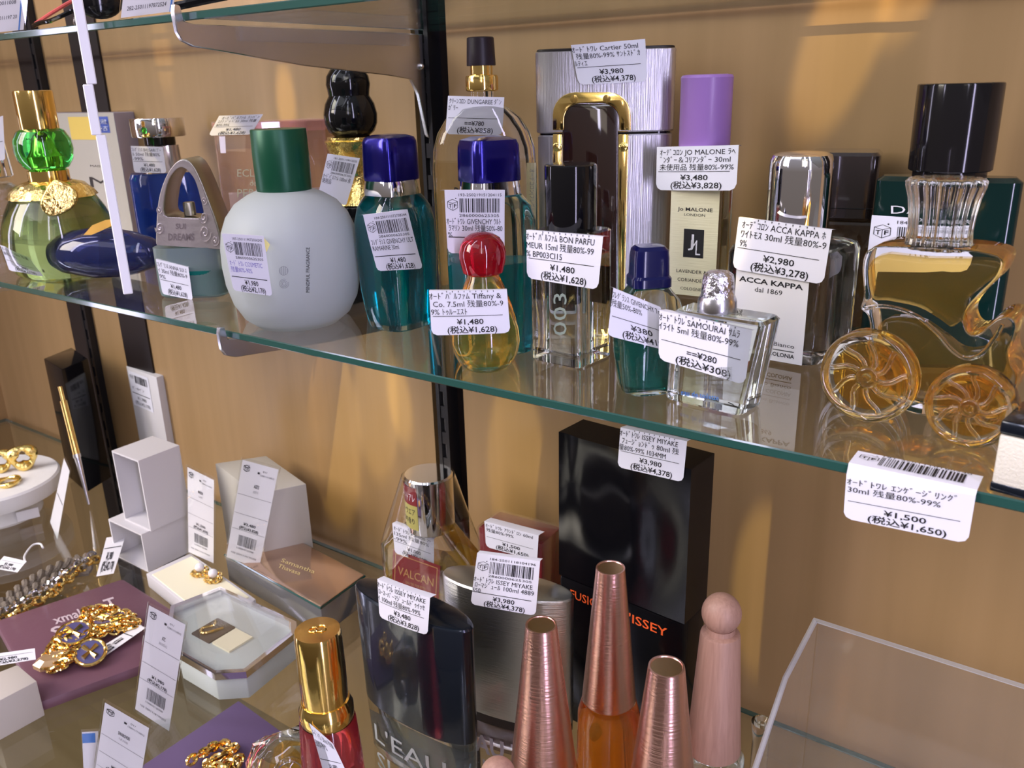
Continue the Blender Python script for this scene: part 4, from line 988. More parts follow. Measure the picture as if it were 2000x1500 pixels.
# flat oval flasks
def oval_flask(label, px, py, rot, hw, depth, y_l, y_r, seam, capm, taper=1.0, glassm=None):
    t = Thing('perfume_bottle', label, 'perfume bottle', px, py, ZL, rot='w', off=rot)
    K = t.k
    return t
t = Thing('perfume_bottle', 'dark navy lacquered oval flask with white lettering, in front of the brushed steel one', 'perfume bottle', P=(-.2205, .0180, ZL), rot='w', off=-1)
K = t.k
xl, xr = t.q(702, 1160, 0).x, t.q(921, 1250, 0).x; hw = (xr-xl)/2; cx = (xl+xr)/2; dp = .0098
zt = t.q(808, 1178, 0).z; zs = (t.q(716, 1350, 0).z+t.q(920, 1430, 0).z)/2
def ov(secs): 
    bm = bmesh.new(); rings = [[(x, y, z) for x, y in sell(a, b, 2.25, 96, cx)] for z, a, b in secs]; rings_mesh(bm, rings); return bm
t.part('cap', ov([(zs, hw*.97, dp*1.0), (zs+.001, hw*.975, dp), (zt-.0012, hw, dp), (zt-.0003, hw-.0006, dp-.0006), (zt, hw-.0014, dp-.0014)]), m_navydk)
t.part('body', ov([(0, hw*.90, dp*.9), (.001, hw*.93, dp*.95), (zs-.0002, hw*.97, dp)]), m_glass)
t.part('liquid', ov([(.004, hw*.82, dp*.75), (zs-.010, hw*.86, dp*.80)]), thin('grey_blue_liquid', (.62, .68, .70), .6, body=(.25, .28, .30), bodyfac=.25))
def fr(u, v, e):
    x = -hw*.86+2*hw*.86*u; yy = -dp*.985*(1-min(.999, abs(x/hw))**2.25)**(1/2.25); return Vector((cx+x, yy-.0003, zs-.004-.040*v))
S = Sheet(fr, 0); S.text("L'EAU", .10, .30, .25, .78, bold=.0); S.text('SUPER', .10, .70, .25, .84, bold=.0); t.part('lettering', S.bm, [mat('pale_grey_print', (.36, .38, .37), .5)]*2)
t.tag([(737, 1131), (840, 1168), (835, 1241), (741, 1205)], -dp-.0002, [('ｵｰﾄﾞﾄﾜﾚ ISSEY MIYAKE', .93, .0), ('ﾛｰｽｰﾊﾟｰﾏｼﾞｭｰﾙﾄﾞｩｲｯｾ', .90, .02), ('ｲ 100ml 残量80%-99%', .85, .0)], '¥3,480', '(税込¥3,828)', 'cut', bow=.02)

t = Thing('perfume_bottle', 'brushed steel oval flask with barcode tag, behind the dark navy flask', 'perfume bottle', P=(-.1985, .0560, ZL), rot='w', off=12)
xl, xr = t.q(869, 1150, 0).x, t.q(1119, 1200, 0).x; hw = (xr-xl)/2; cx = (xl+xr)/2; dp = .0105
zt = (t.q(880, 1112, 0).z+t.q(1110, 1165, 0).z)/2; zs = (t.q(925, 1375, 0).z+t.q(1020, 1400, 0).z)/2
t.part('cap', ov([(zs+.005, hw*.985, dp), (zt-.0012, hw, dp), (zt-.0003, hw-.0006, dp-.0006), (zt, hw-.0014, dp-.0014)]), m_brushh)
t.part('cap_band', ov([(zs, hw*.975, dp*.99), (zs+.005, hw*.98, dp*.99)]), m_dark, label='dark band under the steel cap')
t.part('body', ov([(0, hw*.90, dp*.9), (.001, hw*.93, dp*.95), (zs-.0002, hw*.97, dp)]), m_glass)
t.part('liquid', ov([(.004, hw*.82, dp*.75), (zs-.008, hw*.86, dp*.80)]), thin('plum_grey_liquid', (.55, .48, .50), .6, body=(.22, .17, .20), bodyfac=.35))
S = Sheet(fr, 0); S.text("L'EAU ZA", .0, .22, .26, .86, bold=.03); S.text('MAJEURE', .30, .55, .22, .72); t.part('lettering', S.bm, [mat('mauve_print', (.36, .33, .36), .5)]*2)
t.tag([(932, 1080), (1055, 1096), (1046, 1203), (919, 1180)], -dp-.0002, [('ｵｰﾄﾞﾄﾜﾚ ISSEY MIYAKE', .92, .0), ('ﾛｰﾏｼﾞｭｰﾙ 100ml 4889', .92, .03), ('550', .13, .0)], '¥3,980', '(税込¥4,378)', 'bar', flap=.003, code='184-2501118104196')

# gold-capped pink bottle
t = Thing('perfume_bottle', 'pink bottle with tall shiny gold cap, left of the dark navy flask', 'perfume bottle', 665, 1620, ZL)
K = t.k
t.lathe('body', [(52, 1632), (58, 1622), (60, 1560), (57, 1470), (52, 1400), (48, 1392)], m_glass, 56)
t.lathe('liquid', [(46, 1618), (52, 1560), (50, 1480), (44, 1420), (38, 1402), (1, 1402)], m_pink, 48)
t.lathe('collar', [(48, 1396), (50, 1390), (50, 1372), (46, 1364), (44, 1358)], m_gold)
t.lathe('cap', [(41, 1366), (42, 1362), (43, 1300), (42, 1230), (40, 1222), (2, 1221)], m_gold)
b = bmesh.new()
for dx, rr in ((-7, 9), (6, 12)):
    z = t.h(1221)+.0002
    tube([(dx*K+rr*K*.8*math.cos(a), rr*K*.8*math.sin(a), z) for a in [2*math.pi*i/16 for i in range(16)]], 1.6*K, 6, closed=True, bm=b)
t.part('emboss', b, m_gold)
t.tag([(604, 1412), (650, 1452), (684, 1520), (640, 1530)], -56*K, [('ｵｰﾄﾞﾄﾜﾚ 30ml 残量', .9, .02), ('80%-99%', .5, .02)], '¥1,980', '(税込¥2,178)', 'plain', kx=-.4, curl=.05, flap=0)

# amber flask with red label and chrome cap
t = Thing('perfume_bottle', 'amber square-shouldered bottle with chrome cap and dark red label, wrapped in film', 'perfume bottle', P=(-.3120, .0930, ZL), rot='w', off=6)
K = t.k; fd = -.0085
xl, xr = t.q(741, 1100, fd).x, t.q(925, 1130, fd).x; zt = t.q(800, 1012, 0).z; z1 = t.q(741, 1048, 0).z; cx = (xl+xr)/2; hw = (xr-xl)/2
t.part('body', loft([(0, hw-.001, .0078, 6), (.001, hw, .0086, 6), (z1, hw, .0086, 6), (z1+.0030, hw*.92, .0082, 5), (zt+.003, .011, .0075, 4)], seg=72, cx=cx), m_glass)
t.part('liquid', loft([(.003, hw-.002, .0066, 6), (z1-.001, hw-.002, .0066, 6), (z1+.0018, hw*.84, .0062, 5)], seg=56, cx=cx), m_yellow)
cq = t.q(842, 1020, 0); zc0, zc1 = t.q(842, 1027, 0).z, t.q(842, 925, 0).z; rc = 44*K
t.part('cap', lathe([(rc*.98, zc0), (rc, zc0+.0005), (rc, zc1-.001), (rc-.0008, zc1), (.0001, zc1)], 48, cx=cq.x), m_chrome)
def cyl(u, v, e):
    a = -math.pi/2-1.05+u*1.15; return Vector((cq.x+(rc+.0002+e)*math.cos(a), (rc+.0002+e)*math.sin(a), zc1-.0035+(zc0-zc1)*.78*v))
S = Sheet(cyl, .0001)
for i in range(10): S.quad(i/10, (i+1)/10, 0, .42, 0, 0); S.quad(i/10, (i+1)/10, .42, 1, 2, 0)
S.text('オードトアレ', .04, .24, .16, .88, mi=3); S.text('シーウエア', .06, .58, .13, .84, mi=1); S.text('100の香り', .1, .80, .12, .75, mi=1)
t.part('cap_label', S.bm, [m_redlabel, m_ink, mat('olive_label', (.40, .36, .10), .5), m_inkw], label='red and olive paper label around the cap')
TL, TR, BR, BL = [t.q(a, b, fd-.0003) for a, b in ((768, 1072), (860, 1105), (856, 1180), (765, 1148))]
f, n = quadmap(TL, TR, BR, BL); S = Sheet(f, .0001); S.quad(0, 1, 0, 1, 0, 0); S.text('VALCAN', .12, .48, .22, .76, mi=1)
for a, b_, c_, d_ in ((.05, .95, .08, .10), (.05, .95, .90, .92), (.05, .065, .08, .92), (.935, .95, .08, .92)): S.quad(a, b_, c_, d_, 1)
S.text('EAU DE TOILETTE', .3, .72, .07, .42, mi=1)
t.part('front_label', S.bm, [m_redlabel, mat('gold_print', (.45, .25, .08), .4)])
t.part('film', loft([(0, hw+.0008, .0094, 5), (z1, hw+.0008, .0094, 5), (zc0, hw*.88, .0088, 3), (zc1-.001, rc+.0012, rc+.0010, 2)], seg=56, cx=cx), m_film)
t.tag([(766, 1022), (848, 1052), (849, 1107), (771, 1080)], fd-.0016, [('ｵｰﾄﾞﾄﾜﾚ Kanebo ｼｰ', .9, .03), ('135ml 残量80%', .85, .03), '-99%'], '¥1,000', '(税込¥1,100)', 'plain', kx=.1)

# red carton
t = Thing('perfume_carton', 'dark red glossy carton with white tag, between the amber bottle and the black flask', 'carton', P=(-.2500, .1000, ZL), rot='w', off=4)
fd = -.0100
xl, xr = t.q(936, 1060, fd).x, t.q(1058, 1090, fd).x; zt = t.q(937, 1030, fd).z
t.part('carton', box(xl, xr, fd, .0105, 0, zt, .0008), m_redbox)
t.part('film', box(xl-.0006, xr+.0006, fd-.0007, .0112, .0001, zt+.0007, .0005), m_film)
S = Sheet(lambda u, v, e: Vector((xl+(xr-xl)*u, fd-.0001, zt-.004-.03*v)), 0); S.text('AD', .55, .38, .3, .2); t.part('printing', S.bm, [mat('gold_print', (.55, .36, .12), .4)]*2)
t.tag([(946, 1018), (1052, 1046), (1049, 1096), (949, 1068)], fd-.0012, [('ｵｰﾄﾞﾄﾜﾚ ｱﾗﾝﾄﾞﾛﾝ 60ml', .88, .02), ('残量80%-99%', .52, .03)], '¥1,500', '(税込¥1,650)', 'plain', flap=.006)

# clear acrylic bin
t = Thing('acrylic_bin', 'empty clear acrylic display bin with a sloping side at the right', 'display bin', P=(-.02, .112, ZL), rot='w')
yb = .0
A = t.q(1597, 1217, yb); Bt = t.q(1578, 1372, yb); xL = A.x; xR = .22; zt = A.z; z0 = max(.0005, Bt.z)
t.part('back_panel', box(xL, xR, yb, yb+.0025, 0, zt, .0003, 1), m_acryl)
fp = t.q(1545, 1322, -.045); 
def side(x):
    pr = [(yb, zt), (yb-.036, zt-.006), (yb-.095, zt*.35), (yb-.095, 0), (yb, 0)]
    bm = bmesh.new(); v = [[(xx, a, c) for a, c in pr] for xx in (x, x+.0025)]
    rings_mesh(bm, v); bmesh.ops.recalc_face_normals(bm, faces=bm.faces[:]); return bev(bm, .0003, 1)
t.part('side_panel', side(xL-.0025), m_acryl); t.part('side_panel', side(xR), m_acryl)
t.part('bottom_panel', box(xL, xR, yb-.095, yb, .0, .0022, .0003, 1), m_acryl)
b = bmesh.new()
box(xL-.0025, xR, yb-.0001, yb+.0026, zt, zt+.0004, bm=b)
tube([(xL-.0013, yb, zt+.0002), (xL-.0013, yb-.036, zt-.0058), (xL-.0013, yb-.095, zt*.35+.0002)], .0011, 6, bm=b)
t.part('polished_rim', b, m_acryledge, label='bright polished rim')
t = Thing('acrylic_peg', 'small clear acrylic ring peg standing beside the wooden cone bottle', 'acrylic peg', 1478, 1540, ZL)
K = t.k; t.lathe('peg', [(16, 1545), (16, 1450), (15, 1440), (19, 1418), (20, 1408), (14, 1406), (8, 1412)], m_glass, 32)

# crystal figure bottle
t = Thing('perfume_bottle', 'small lumpy crystal glass bottle with amber core at the bottom beside the pink bottle', 'perfume bottle', 572, 1560, ZL)
K = t.k; zc = t.h(1490)
b = bmesh.new(); bmesh.ops.create_icosphere(b, subdivisions=3, radius=1)
for v in b.verts:
    d = v.co.normalized(); k = 1+.10*math.sin(5*d.x+2)*math.sin(4*d.z+1)+.06*math.sin(9*d.y)
    v.co = Vector((d.x*78*K*k, d.y*55*K*k, zc+d.z*72*K*k))
t.part('body', b, m_glass)
t.part('core', lathe([(6*K, zc-30*K), (26*K, zc-10*K), (30*K, zc+8*K), (18*K, zc+30*K), (4*K, zc+48*K)], 24), m_amber)
t.part('emblem', tube([(26*K*math.cos(a), -56*K, zc+28*K+30*K*math.sin(a)) for a in [2*math.pi*i/20 for i in range(20)]], 5*K, 8, closed=True), m_glass)

# ================================================================ lower shelf, jewelry side
def poly_top(pts, z): return [on_z(a, b, z) for a, b in pts]
def z_above(pb, pt, z0): p = on_z(*pb, z0); return on_y(*pt, p.y).z
def prism(name, label, cat, quad, z0, z1, m, b=.0006, parts=True, taper=0., group=None, pname='box'):
    Q = poly_top(quad, z1); c = sum(Q, Vector())/len(Q)
    t = Thing(name, label, cat, P=(c.x, c.y, z0), rot='w', group=group)
    lp = [(p-c) for p in Q]
    bm = bmesh.new(); rings_mesh(bm, [[Vector((v.x*(1+taper), v.y*(1+taper), 0)) for v in lp], [Vector((v.x, v.y, z1-z0)) for v in lp]])
    bmesh.ops.recalc_face_normals(bm, faces=bm.faces[:]); bev(bm, b, 2)
    t.part(pname, bm, m); t.lp = lp; t.c = c; t.H = z1-z0
    return t
# white ring boxes, one on the other, both open to the front
def open_box(name, label, x0, x1, y0, y1, z0, z1, m, inm, w=.0012):
    t = Thing(name, label, 'jewelry box', P=((x0+x1)/2, (y0+y1)/2, z0), rot='w')
    X, Y, Z_ = (x1-x0)/2, (y1-y0)/2, z1-z0
    b = bmesh.new()
    box(-X, -X+w, -Y, Y, 0, Z_, bm=b); box(X-w, X, -Y, Y, 0, Z_, bm=b); box(-X+w, X-w, -Y, Y, 0, w, bm=b); box(-X+w, X-w, -Y, Y, Z_-w, Z_, bm=b)
    t.part('shell', b, m)
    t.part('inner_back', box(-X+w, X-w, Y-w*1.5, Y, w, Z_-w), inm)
    return t
P0 = on_z(290, 1118, ZL); z_mid = on_y(272, 1042, P0.y).z; xl = on_y(208, 997, P0.y).x; yb = on_z(367, 985, z_mid).y
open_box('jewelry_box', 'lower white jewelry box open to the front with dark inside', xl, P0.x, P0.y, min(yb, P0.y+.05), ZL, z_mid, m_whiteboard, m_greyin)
y2 = P0.y+.006; z_top = on_y(270, 900, y2).z; x2 = on_y(290, 1010, y2).x; xl2 = on_y(216, 870, y2).x; yb2 = on_z(351, 870, z_top).y
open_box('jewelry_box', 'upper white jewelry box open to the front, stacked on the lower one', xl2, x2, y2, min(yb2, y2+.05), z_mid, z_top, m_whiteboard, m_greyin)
# cushion tray with earrings
tr = prism('earring_tray', 'white card tray with cream cushion holding two gold pearl earrings', 'jewelry tray', [(285, 1120), (372, 1080), (500, 1170), (412, 1222)], ZL, ZL+.010, m_whiteboard)
cq = [v*.90 for v in tr.lp]; bm = bmesh.new(); rings_mesh(bm, [[Vector((v.x, v.y, tr.H-.0005)) for v in cq], [Vector((v.x*.97, v.y*.97, tr.H+.0006)) for v in cq]]); tr.part('cushion', bm, m_cushion)
def earring(px, py, label):
    t = Thing('earring', label, 'earring', px, py, ZL+.0108, group='pearl earrings on the cream cushion')
    b = bmesh.new()
    for i in range(9):
        a = .6+i*.62; tube([(.0042*math.cos(a)+.0016*math.cos(q), .0042*math.sin(a)*.9+.0016*math.sin(q)*math.cos(a), .0018+.0014*math.sin(q)) for q in [2*math.pi*k/10 for k in range(10)]], .0007, 6, closed=True, bm=b)
    t.part('chain_ring', b, m_gold); t.part('pearl', ell(.0030, 0, .002, .0042), m_pearl)
earring(392, 1122, 'gold chain-link earring with white pearl, nearer the white jewelry boxes'); earring(418, 1134, 'gold chain-link earring with white pearl, nearer the octagonal glass box')
# pale cards and boxes behind
prism('jewelry_box', 'plain white lidless box leaning behind the glass-topped tray', 'jewelry box', [(420, 905), (520, 890), (598, 945), (500, 965)], ZL, ZL+.062, mat('dull_ivory', (.52, .50, .44), .6))  # ivory in one even, greyer tone
pb = prism('pen_box', 'tall grey-white carton with a price label on its front behind the ring boxes', 'carton', [(246, 715), (292, 703), (352, 722), (305, 737)], ZL, z_above((305, 965), (305, 737), ZL) if False else ZL+.094, m_whiteboard)
A_, B_ = pb.lp[0], pb.lp[3]; nn = Vector((0, 0, 1)).cross(B_-A_).normalized(); nn = nn if nn.dot(CAM-pb.P) > 0 else -nn
S = Sheet(lambda u, v, e: A_.lerp(B_, .06+.66*u)+nn*(.0003+e)+Vector((0, 0, pb.H-.003-.030*v)), .00015); S.quad(0, 1, 0, 1, 0, 0)
S.logo(.05, .08, .2, .12); S.barcode(.3, .92, .08, .30); S.text('ﾎﾞｰﾙﾍﾟﾝ', .08, .46, .07, .6); S.quad(.05, .95, .60, .62); S.text('¥1,980', .5, .73, .09, .45, 'c'); S.text('(税込¥2,178)', .5, .88, .09, .75, 'c')
pb.part('price_tag', S.bm, [m_paper, m_ink])
# bronze glass-topped tray
gq = [(440, 1086), (547, 1041), (712, 1128), (627, 1190)]
zt_ = ZL+.018
gt = prism('glass_tray', 'flat glass-topped bronze jewelry case with green glass edge', 'jewelry case', gq, ZL, zt_, mat('mirror_side', (.36, .36, .36), .1, .7), pname='case')
bm = bmesh.new(); rings_mesh(bm, [[Vector((v.x, v.y, gt.H+.0002)) for v in gt.lp], [Vector((v.x, v.y, gt.H+.0022)) for v in gt.lp]]); bmesh.ops.recalc_face_normals(bm, faces=bm.faces[:]); bev(bm, .0008, 2); gt.part('lid', bm, m_bronzeglass)
bm = bmesh.new(); tube([Vector((v.x, v.y, gt.H+.0008)) for v in gt.lp], .0009, 6, closed=True, bm=bm); gt.part('glass_edge', bm, m_edge)
S = Sheet(lambda u, v, e: (lambda p: Vector((p.x-gt.c.x, p.y-gt.c.y, gt.H+.0024)))(on_z(548+72*u-14*v, 1090+26*u+24*v, zt_)), 0); S.text('Samantha', .1, .3, .3, .9); S.text('Thavasa', .1, .75, .3, .6); gt.part('printing', S.bm, [mat('gold_print', (.62, .50, .22), .4)]*2)
# octagonal glass casket
oq = [(338, 1196), (432, 1159), (576, 1226), (577, 1245), (481, 1322), (421, 1326), (351, 1285), (335, 1215)]
zo = ZL+.0165
oc = prism('trinket_box', 'octagonal glass trinket box with silver rim and frosted base', 'trinket box', oq, ZL, zo-.003, mat('pale_frosted_base', (.60, .66, .62), .45, trans=.2), pname='base')
bm = bmesh.new(); rings_mesh(bm, [[Vector((v.x*k, v.y*k, z)) for v in oc.lp] for z, k in ((oc.H, 1.03), (oc.H+.004, 1.03), (oc.H+.004, .95), (oc.H, .95), (oc.H, 1.03))], cap=False); oc.part('rim', bm, m_chrome)
bm = bmesh.new(); rings_mesh(bm, [[Vector((v.x*k, v.y*k, oc.H+z)) for v in oc.lp] for z, k in ((.0034, .95), (.0062, .93), (.0084, .74))]); oc.part('lid', bm, m_film, ang=10, label='faceted clear glass lid')
oc.part('lining', box(.000, .015, -.008, .008, oc.H-.002, oc.H+.0012), m_cushion); oc.part('velvet_pad', box(-.018, -.0015, -.009, .009, oc.H-.002, oc.H+.0010, .0006), mat('brown_velvet', (.10, .075, .055), .8)); 
b = bmesh.new(); tube(smooth_path([(-.016, .006, oc.H+.001), (-.012, .002, oc.H+.002), (-.016, -.003, oc.H+.001), (-.010, -.006, oc.H+.002), (-.006, .004, oc.H+.001)], 5), .0009, 8, bm=b); oc.part('ring', b, m_gold)

# round white cake stand with rings
t = Thing('cake_stand', 'round white plaster display stand holding gold rings', 'display stand', -15, 935, ZL+.030, rot='f')
K = t.k; zt = on_z(-15, 935, ZL+.030).z-t.P.z
t.o.location = t.P - Vector((0, 0, .030)); t.P = t.P-Vector((0, 0, .030))
rad = 120*K
t.part('top', lathe([(rad*.8, .016), (rad*.97, .018), (rad, .022), (rad*.99, .029), (rad*.96, .0305), (.0001, .0302)], 64), m_white)
t.part('foot', lathe([(rad*.62, 0), (rad*.64, .002), (rad*.60, .008), (rad*.55, .0165)], 48), m_white)
t.part('side_label', box(rad*.2, rad*.52, -rad*.66, -rad*.62, .003, .011, .0003), m_card, label='white label on the foot')
def ring(px, py, label, rr=.0085, tube_r=.0022, lie=False):
    t = Thing('finger_ring', label, 'ring', px, py, ZL+.0305, group='gold rings on the white stand')
    n = 28; b = bmesh.new()
    pts = [(rr*math.cos(2*math.pi*i/n), 0, rr*math.sin(2*math.pi*i/n)+rr+tube_r) for i in range(n)] if not lie else [(rr*math.cos(2*math.pi*i/n), rr*math.sin(2*math.pi*i/n), tube_r) for i in range(n)]
    tube(pts, tube_r, 10, closed=True, taper=[1+.35*math.sin(6*math.pi*i/n) for i in range(n)]+[1], bm=b); t.part('band', b, m_goldr); return t
ring(50, 917, 'chunky twisted gold ring standing upright on the white stand', .0072, .0034)
ring(4, 922, 'gold ring cut by the left frame edge on the white stand', .0068, .0028)
r_ = ring(16, 945, 'rose gold ring with a white stone lying on the white stand', .0075, .0018, True); r_.part('stone', ell(.0026, -.0075, -.001, .0034), m_pearl)

# black pen stand with pen
P1 = on_z(205, 1000, ZL); 
ps = prism('pen_stand', 'tall black board stand behind the gold pen', 'display stand', [(85, 700), (140, 678), (172, 700), (120, 722)], ZL, ZL+.105, m_black, b=.001, taper=.02)
t = Thing('pen', 'slim gold and silver ballpoint pen leaning against the black board', 'pen', P=on_z(178, 992, ZL))
def pp(px, py, k): p = on_y(px, py, t.P.y+k); return t.Ri @ (p-t.P)
A, B_ = pp(174, 985, 0), pp(117, 755, .010)
def along(a, b): return [A+(B_-A)*a, A+(B_-A)*b]
b = tube(along(.42, .0), .0026, 14, taper=[1, .35]); t.part('barrel', b, m_silver)
t.part('upper_barrel', tube(along(.42, .88), .0028, 14), m_gold); t.part('ring_band', tube(along(.40, .43), .0031, 14), m_chrome); t.part('push_button', tube(along(.88, 1), .0017, 12), m_gold); 
t.part('clip', tube([p+Vector((.001, -.0038, 0)) for p in along(.55, .9)], .0009, 8), m_gold)

# purple satin pouch
pq = [(-12, 1212), (240, 1128), (352, 1198), (300, 1290), (75, 1372)]
zp = ZL+.007
po = prism('pouch', 'flat purple satin pouch with pale lettering under the gold chain', 'pouch', pq, ZL, zp, m_purple, b=.0025)
S = Sheet(lambda u, v, e: (lambda p: Vector((p.x-po.c.x, p.y-po.c.y, po.H+.0003)))(on_z(86+150*u+22*v, 1208-46*u+34*v, zp)), 0)
S.text('S', -.02, .85, .60, .15, mi=0, bold=.02); S.text('xmaha', .08, .25, .42, .50, mi=0, bold=.02); S.text('T', .76, .25, .55, .14, mi=0, bold=.02)
po.part('lettering', S.bm, [mat('pale_pink_print', (.62, .50, .52), .5)]*2)
def chain_mesh(pts, link=.0026, wire=.0006, step=.0036, jitter=.0):
    P = smooth_path(pts, 10); b = bmesh.new(); acc = 0; k = 0
    for a, c in zip(P, P[1:]):
        acc += (c-a).length
        if acc >= step:
            acc = 0; k += 1; d = (c-a).normalized(); u = d.orthogonal().normalized(); v = d.cross(u)
            w = u if k % 2 else v; w = (w+Vector((random.uniform(-.5, .5), random.uniform(-.5, .5), random.uniform(-.5, .5)))*jitter).normalized()
            tube([c+d*link*math.cos(q)+w*link*.75*math.sin(q)+Vector((0, 0, link)) for q in [2*math.pi*i/9 for i in range(9)]], wire, 5, closed=True, bm=b)
    return b
t = Thing('necklace', 'gold chain necklace with blue enamel medallions on the purple pouch', 'necklace', P=on_z(170, 1250, zp))
def lz(px, py, h=.001): p = on_z(px, py, zp+h); return t.Ri @ (p-t.P)
path = [lz(262, 1222), (lz(230, 1214, .003)), lz(200, 1206, .003), lz(160, 1216, .004), lz(190, 1232, .004), lz(240, 1228, .004), lz(265, 1236), lz(205, 1244, .003), lz(160, 1262, .002), lz(120, 1258, .004), lz(105, 1275, .003), lz(125, 1290), lz(95, 1288, .002), lz(100, 1305), lz(135, 1300, .003), lz(150, 1285, .002), lz(120, 1312), lz(95, 1316, .001)]
t.part('chain', chain_mesh(path, .0030, .0008, .0022, .8), m_gold)
t.part('chain', chain_mesh([p+Vector((.002, .003, .002)) for p in path[::-1]], .0028, .0008, .0024, .9), m_gold)
def medal(px, py, h, rx, ry, tilt):
    c = lz(px, py, h); n = 36; b = bmesh.new()
    Mx = Matrix.Translation(c) @ Matrix.Rotation(tilt, 4, 'X')
    r1 = tube([(rx*math.cos(2*math.pi*i/n), ry*math.sin(2*math.pi*i/n), 0) for i in range(n)], .0010, 8, closed=True); merge(b, r1, Mx)
    for a in range(4):
        k = a*math.pi/2+.6; q = tube([(0, 0, .0008), (rx*.62*math.cos(k), ry*.62*math.sin(k), .0008)], .0011, 6, taper=[.7, 1.3]); merge(b, q, Mx)
    o = t.part('medallion', b, m_gold)
    d = lathe([(1, -.0006), (1, .0004)], n); d.transform(Mx @ Matrix.Diagonal((rx, ry, 1, 1)))
    t.part('enamel', d, mat('violet_blue_enamel', (.10, .09, .22), .2, coat=1), parent=o)
medal(144, 1236, .0085, .0088, .0088, R(12)); medal(176, 1274, .0065, .0078, .0085, R(20)); medal(213, 1207, .0085, .0092, .0080, R(-6))
t.part('crystal', merge(bmesh.new(), _sph(8, 5), Matrix.Translation(lz(106, 1290, .004)) @ Matrix.Diagonal((.011, .008, .004, 1))), mat('champagne_crystal', (.75, .52, .28), .08, .6), ang=5)
def hang_tag(label, C4, z, txt, hook=None, price='¥1,980', tax='(税込¥2,178)'):
    P = on_z(*C4[3], z)
    t = Thing('hang_tag', label, 'price tag', P=P)
    c = [t.Ri @ (on_z(a, b, z+.0012+h_)-t.P) for (a, b), h_ in zip(C4, (.004, .004, 0, 0))]
    f, n = quadmap(*c); S = Sheet(f, .00015); S.quad(0, 1, 0, 1, 0, 0)
    S.quad(.05, .95, .30, .32); S.text(price, .45, .52, .20, .36, 'c', bold=.03); S.text(tax, .5, .78, .20, .7, 'c', bold=.03)
    bb = t.part('paper', S.bm, [m_card, m_ink])
    if hook:
        t.part('string', tube(smooth_path([t.Ri @ (on_z(a, b, z+.004)-t.P) for a, b in hook], 5), .0007, 6), m_card)
    return t
hang_tag('white string tag lying across the gold necklace on the purple pouch', [(270, 1220), (285, 1226), (202, 1284), (176, 1276)], zp, '', [(276, 1223), (240, 1218), (200, 1218), (196, 1228), (225, 1232)])
hang_tag('white price tag lying on the grey beige board box at the left edge', [(-30, 1280), (68, 1266), (70, 1288), (-26, 1304)], ZL+.022, '', None, '¥2,980', '(税込¥3,278)')
# grey beige box
prism('gift_box', 'plain grey beige box at the lower left corner', 'box', [(-60, 1335), (34, 1298), (72, 1330), (-20, 1378)], ZL, ZL+.0215, m_greybox)
# braided bracelets with gold chain
t = Thing('bracelet', 'taupe braided cord bracelet with silver and gold chain trim', 'bracelet', P=on_z(90, 1150, ZL))
def lz2(px, py, h=.002): p = on_z(px, py, ZL+h); return t.Ri @ (p-t.P)
cords = [[(-20, 1200), (30, 1160), (80, 1125), (140, 1098), (190, 1090)], [(-20, 1212), (20, 1182), (70, 1150), (130, 1120), (170, 1112)]]
b = bmesh.new()
for cpts in cords:
    for o_ in range(3):
        P = smooth_path([lz2(a, b_, .004) for a, b_ in cpts], 10)
        tube([p+Vector((.0026*math.cos(i*.7+o_*2.1), .0026*math.sin(i*.7+o_*2.1)*.5, .002*math.sin(i*.7+o_*2.1))) for i, p in enumerate(P)], .0022, 7, bm=b)
t.part('braid', b, m_braid)
t.part('silver_links', chain_mesh([lz2(-10, 1215, .004), lz2(40, 1185, .004), lz2(90, 1158, .004), lz2(140, 1118, .004), lz2(182, 1092, .004)], .0034, .0010, .0042, .6), m_chrome)
t.part('gold_links', chain_mesh([lz2(-5, 1224), lz2(45, 1200), lz2(100, 1170), lz2(150, 1128), lz2(190, 1100)], .0034, .0011, .0044, .6), m_gold)
hang_tag('white string tag standing before the open lower jewelry box', [(208, 1050), (246, 1044), (222, 1120), (188, 1126)], ZL+.006, '', [(238, 1050), (236, 1035), (231, 1020)])
hang_tag('white tag with a curved hook string beside the braided bracelet', [(8, 1086), (52, 1096), (34, 1118), (-14, 1110)], ZL+.008, '', [(50, 1098), (48, 1086), (62, 1066), (78, 1062), (84, 1070)])

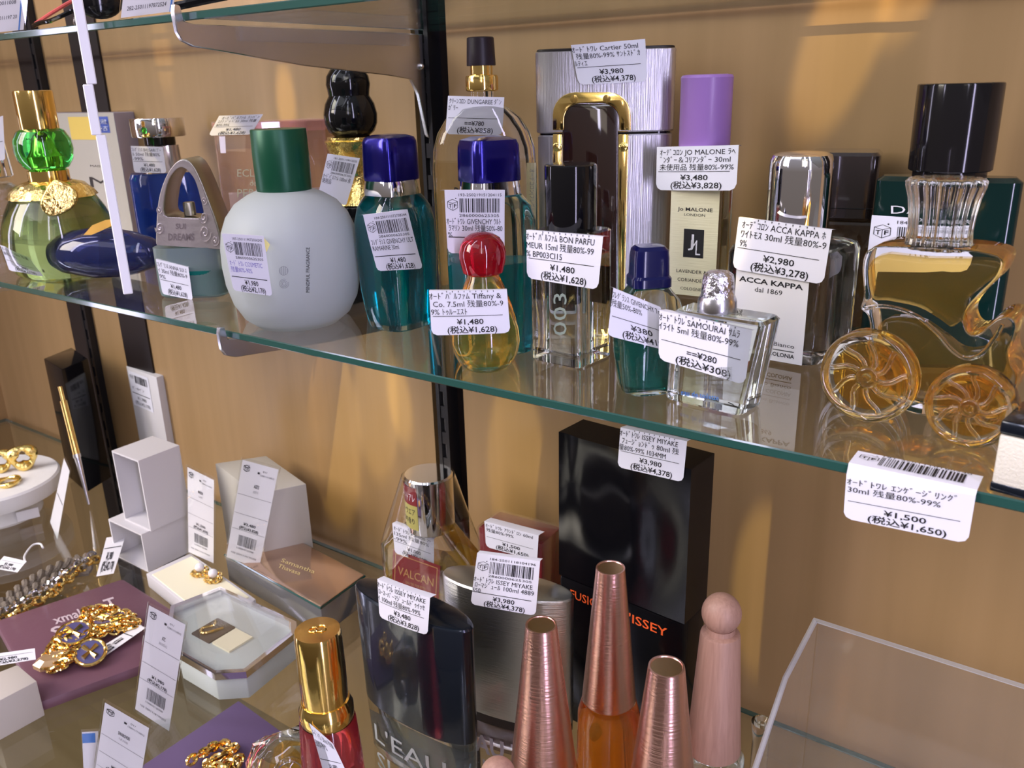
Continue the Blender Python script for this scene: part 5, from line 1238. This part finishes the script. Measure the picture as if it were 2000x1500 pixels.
# price cards in clear sleeves
Pc = lambda px, py, z=ZL: on_z(px, py, z)
clear_card('price_card', 'white price card in clear sleeve at the back of the earring tray', 'price card', [(366, 912), (418, 938), (417, 1100), (368, 1078)], Pc(392, 1088, ZL+.011), [], group=None, kx=-.9, extra=lambda S: cd_price(S, 'MAISON', 'ﾊﾟｰﾙ ｲﾔﾘﾝｸﾞ', '¥1,500', '(税込¥1,650)'))
clear_card('price_card', 'white price card in glossy sleeve standing on the bronze glass case', 'price card', [(474, 898), (544, 917), (506, 1110), (442, 1088)], Pc(474, 1099, zt_+.0025), [], kx=-.35, extra=lambda S: cd_price(S, 'AGETE', 'ﾈｯｸﾚｽ ｹｰｽ', '¥3,480', '(税込¥3,828)'))
clear_card('price_card', 'white price card in clear sleeve beside the purple pouch and octagonal box', 'price card', [(291, 1182), (362, 1220), (330, 1428), (264, 1385)], Pc(297, 1407), [], kx=-.35, extra=lambda S: cd_price(S, 'ATC', 'ﾈｯｸﾚｽ ﾈｯｸﾚｽ-1.2', '¥1,980', '(税込¥2,178)'))
clear_card('price_card', 'white price card in clear sleeve cut off by the bottom edge', 'price card', [(205, 1372), (291, 1422), (262, 1600), (180, 1545)], Pc(221, 1572), [], kx=-.35, extra=lambda S: cd_price(S, 'SWAROVSKI', 'ﾍﾟﾝﾀﾞﾝﾄ ﾈｯｸﾚｽ', '¥2,980', '(税込¥3,278)'))
clear_card('price_card', 'narrow pale price card seen nearly edge-on beside the black pen stand', 'price card', [(125, 895), (136, 920), (112, 1054), (98, 1020)], Pc(105, 1037), [], kx=-1.6, extra=lambda S: S.quad(.1, .9, .5, .51))
clear_card('price_card', 'grey card with a blue corner label behind the card cut by the bottom edge', 'price card', [(160, 1430), (192, 1428), (196, 1560), (166, 1560)], Pc(180, 1560), [], extra=lambda S: S.quad(0, .8, .02, .16, 2))
# purple flat card with chain
vc = prism('jewelry_card', 'flat violet suede jewelry card under the lower gold chain', 'jewelry card', [(270, 1500), (466, 1368), (566, 1440), (420, 1600)], ZL, ZL+.003, m_violet)
t = Thing('necklace', 'twisted gold chain coiled on the violet suede card', 'necklace', P=on_z(420, 1485, ZL+.003))
lz3 = lambda px, py, h=.001: t.Ri @ (on_z(px, py, ZL+.003+h)-t.P)
t.part('chain', chain_mesh([lz3(365, 1500), lz3(400, 1478), lz3(430, 1462), lz3(460, 1470), lz3(440, 1484), lz3(405, 1500), lz3(430, 1506), lz3(468, 1492), lz3(450, 1510), lz3(400, 1520)], .0026, .0009, .0022, .9), m_gold)
# label on the tall carton
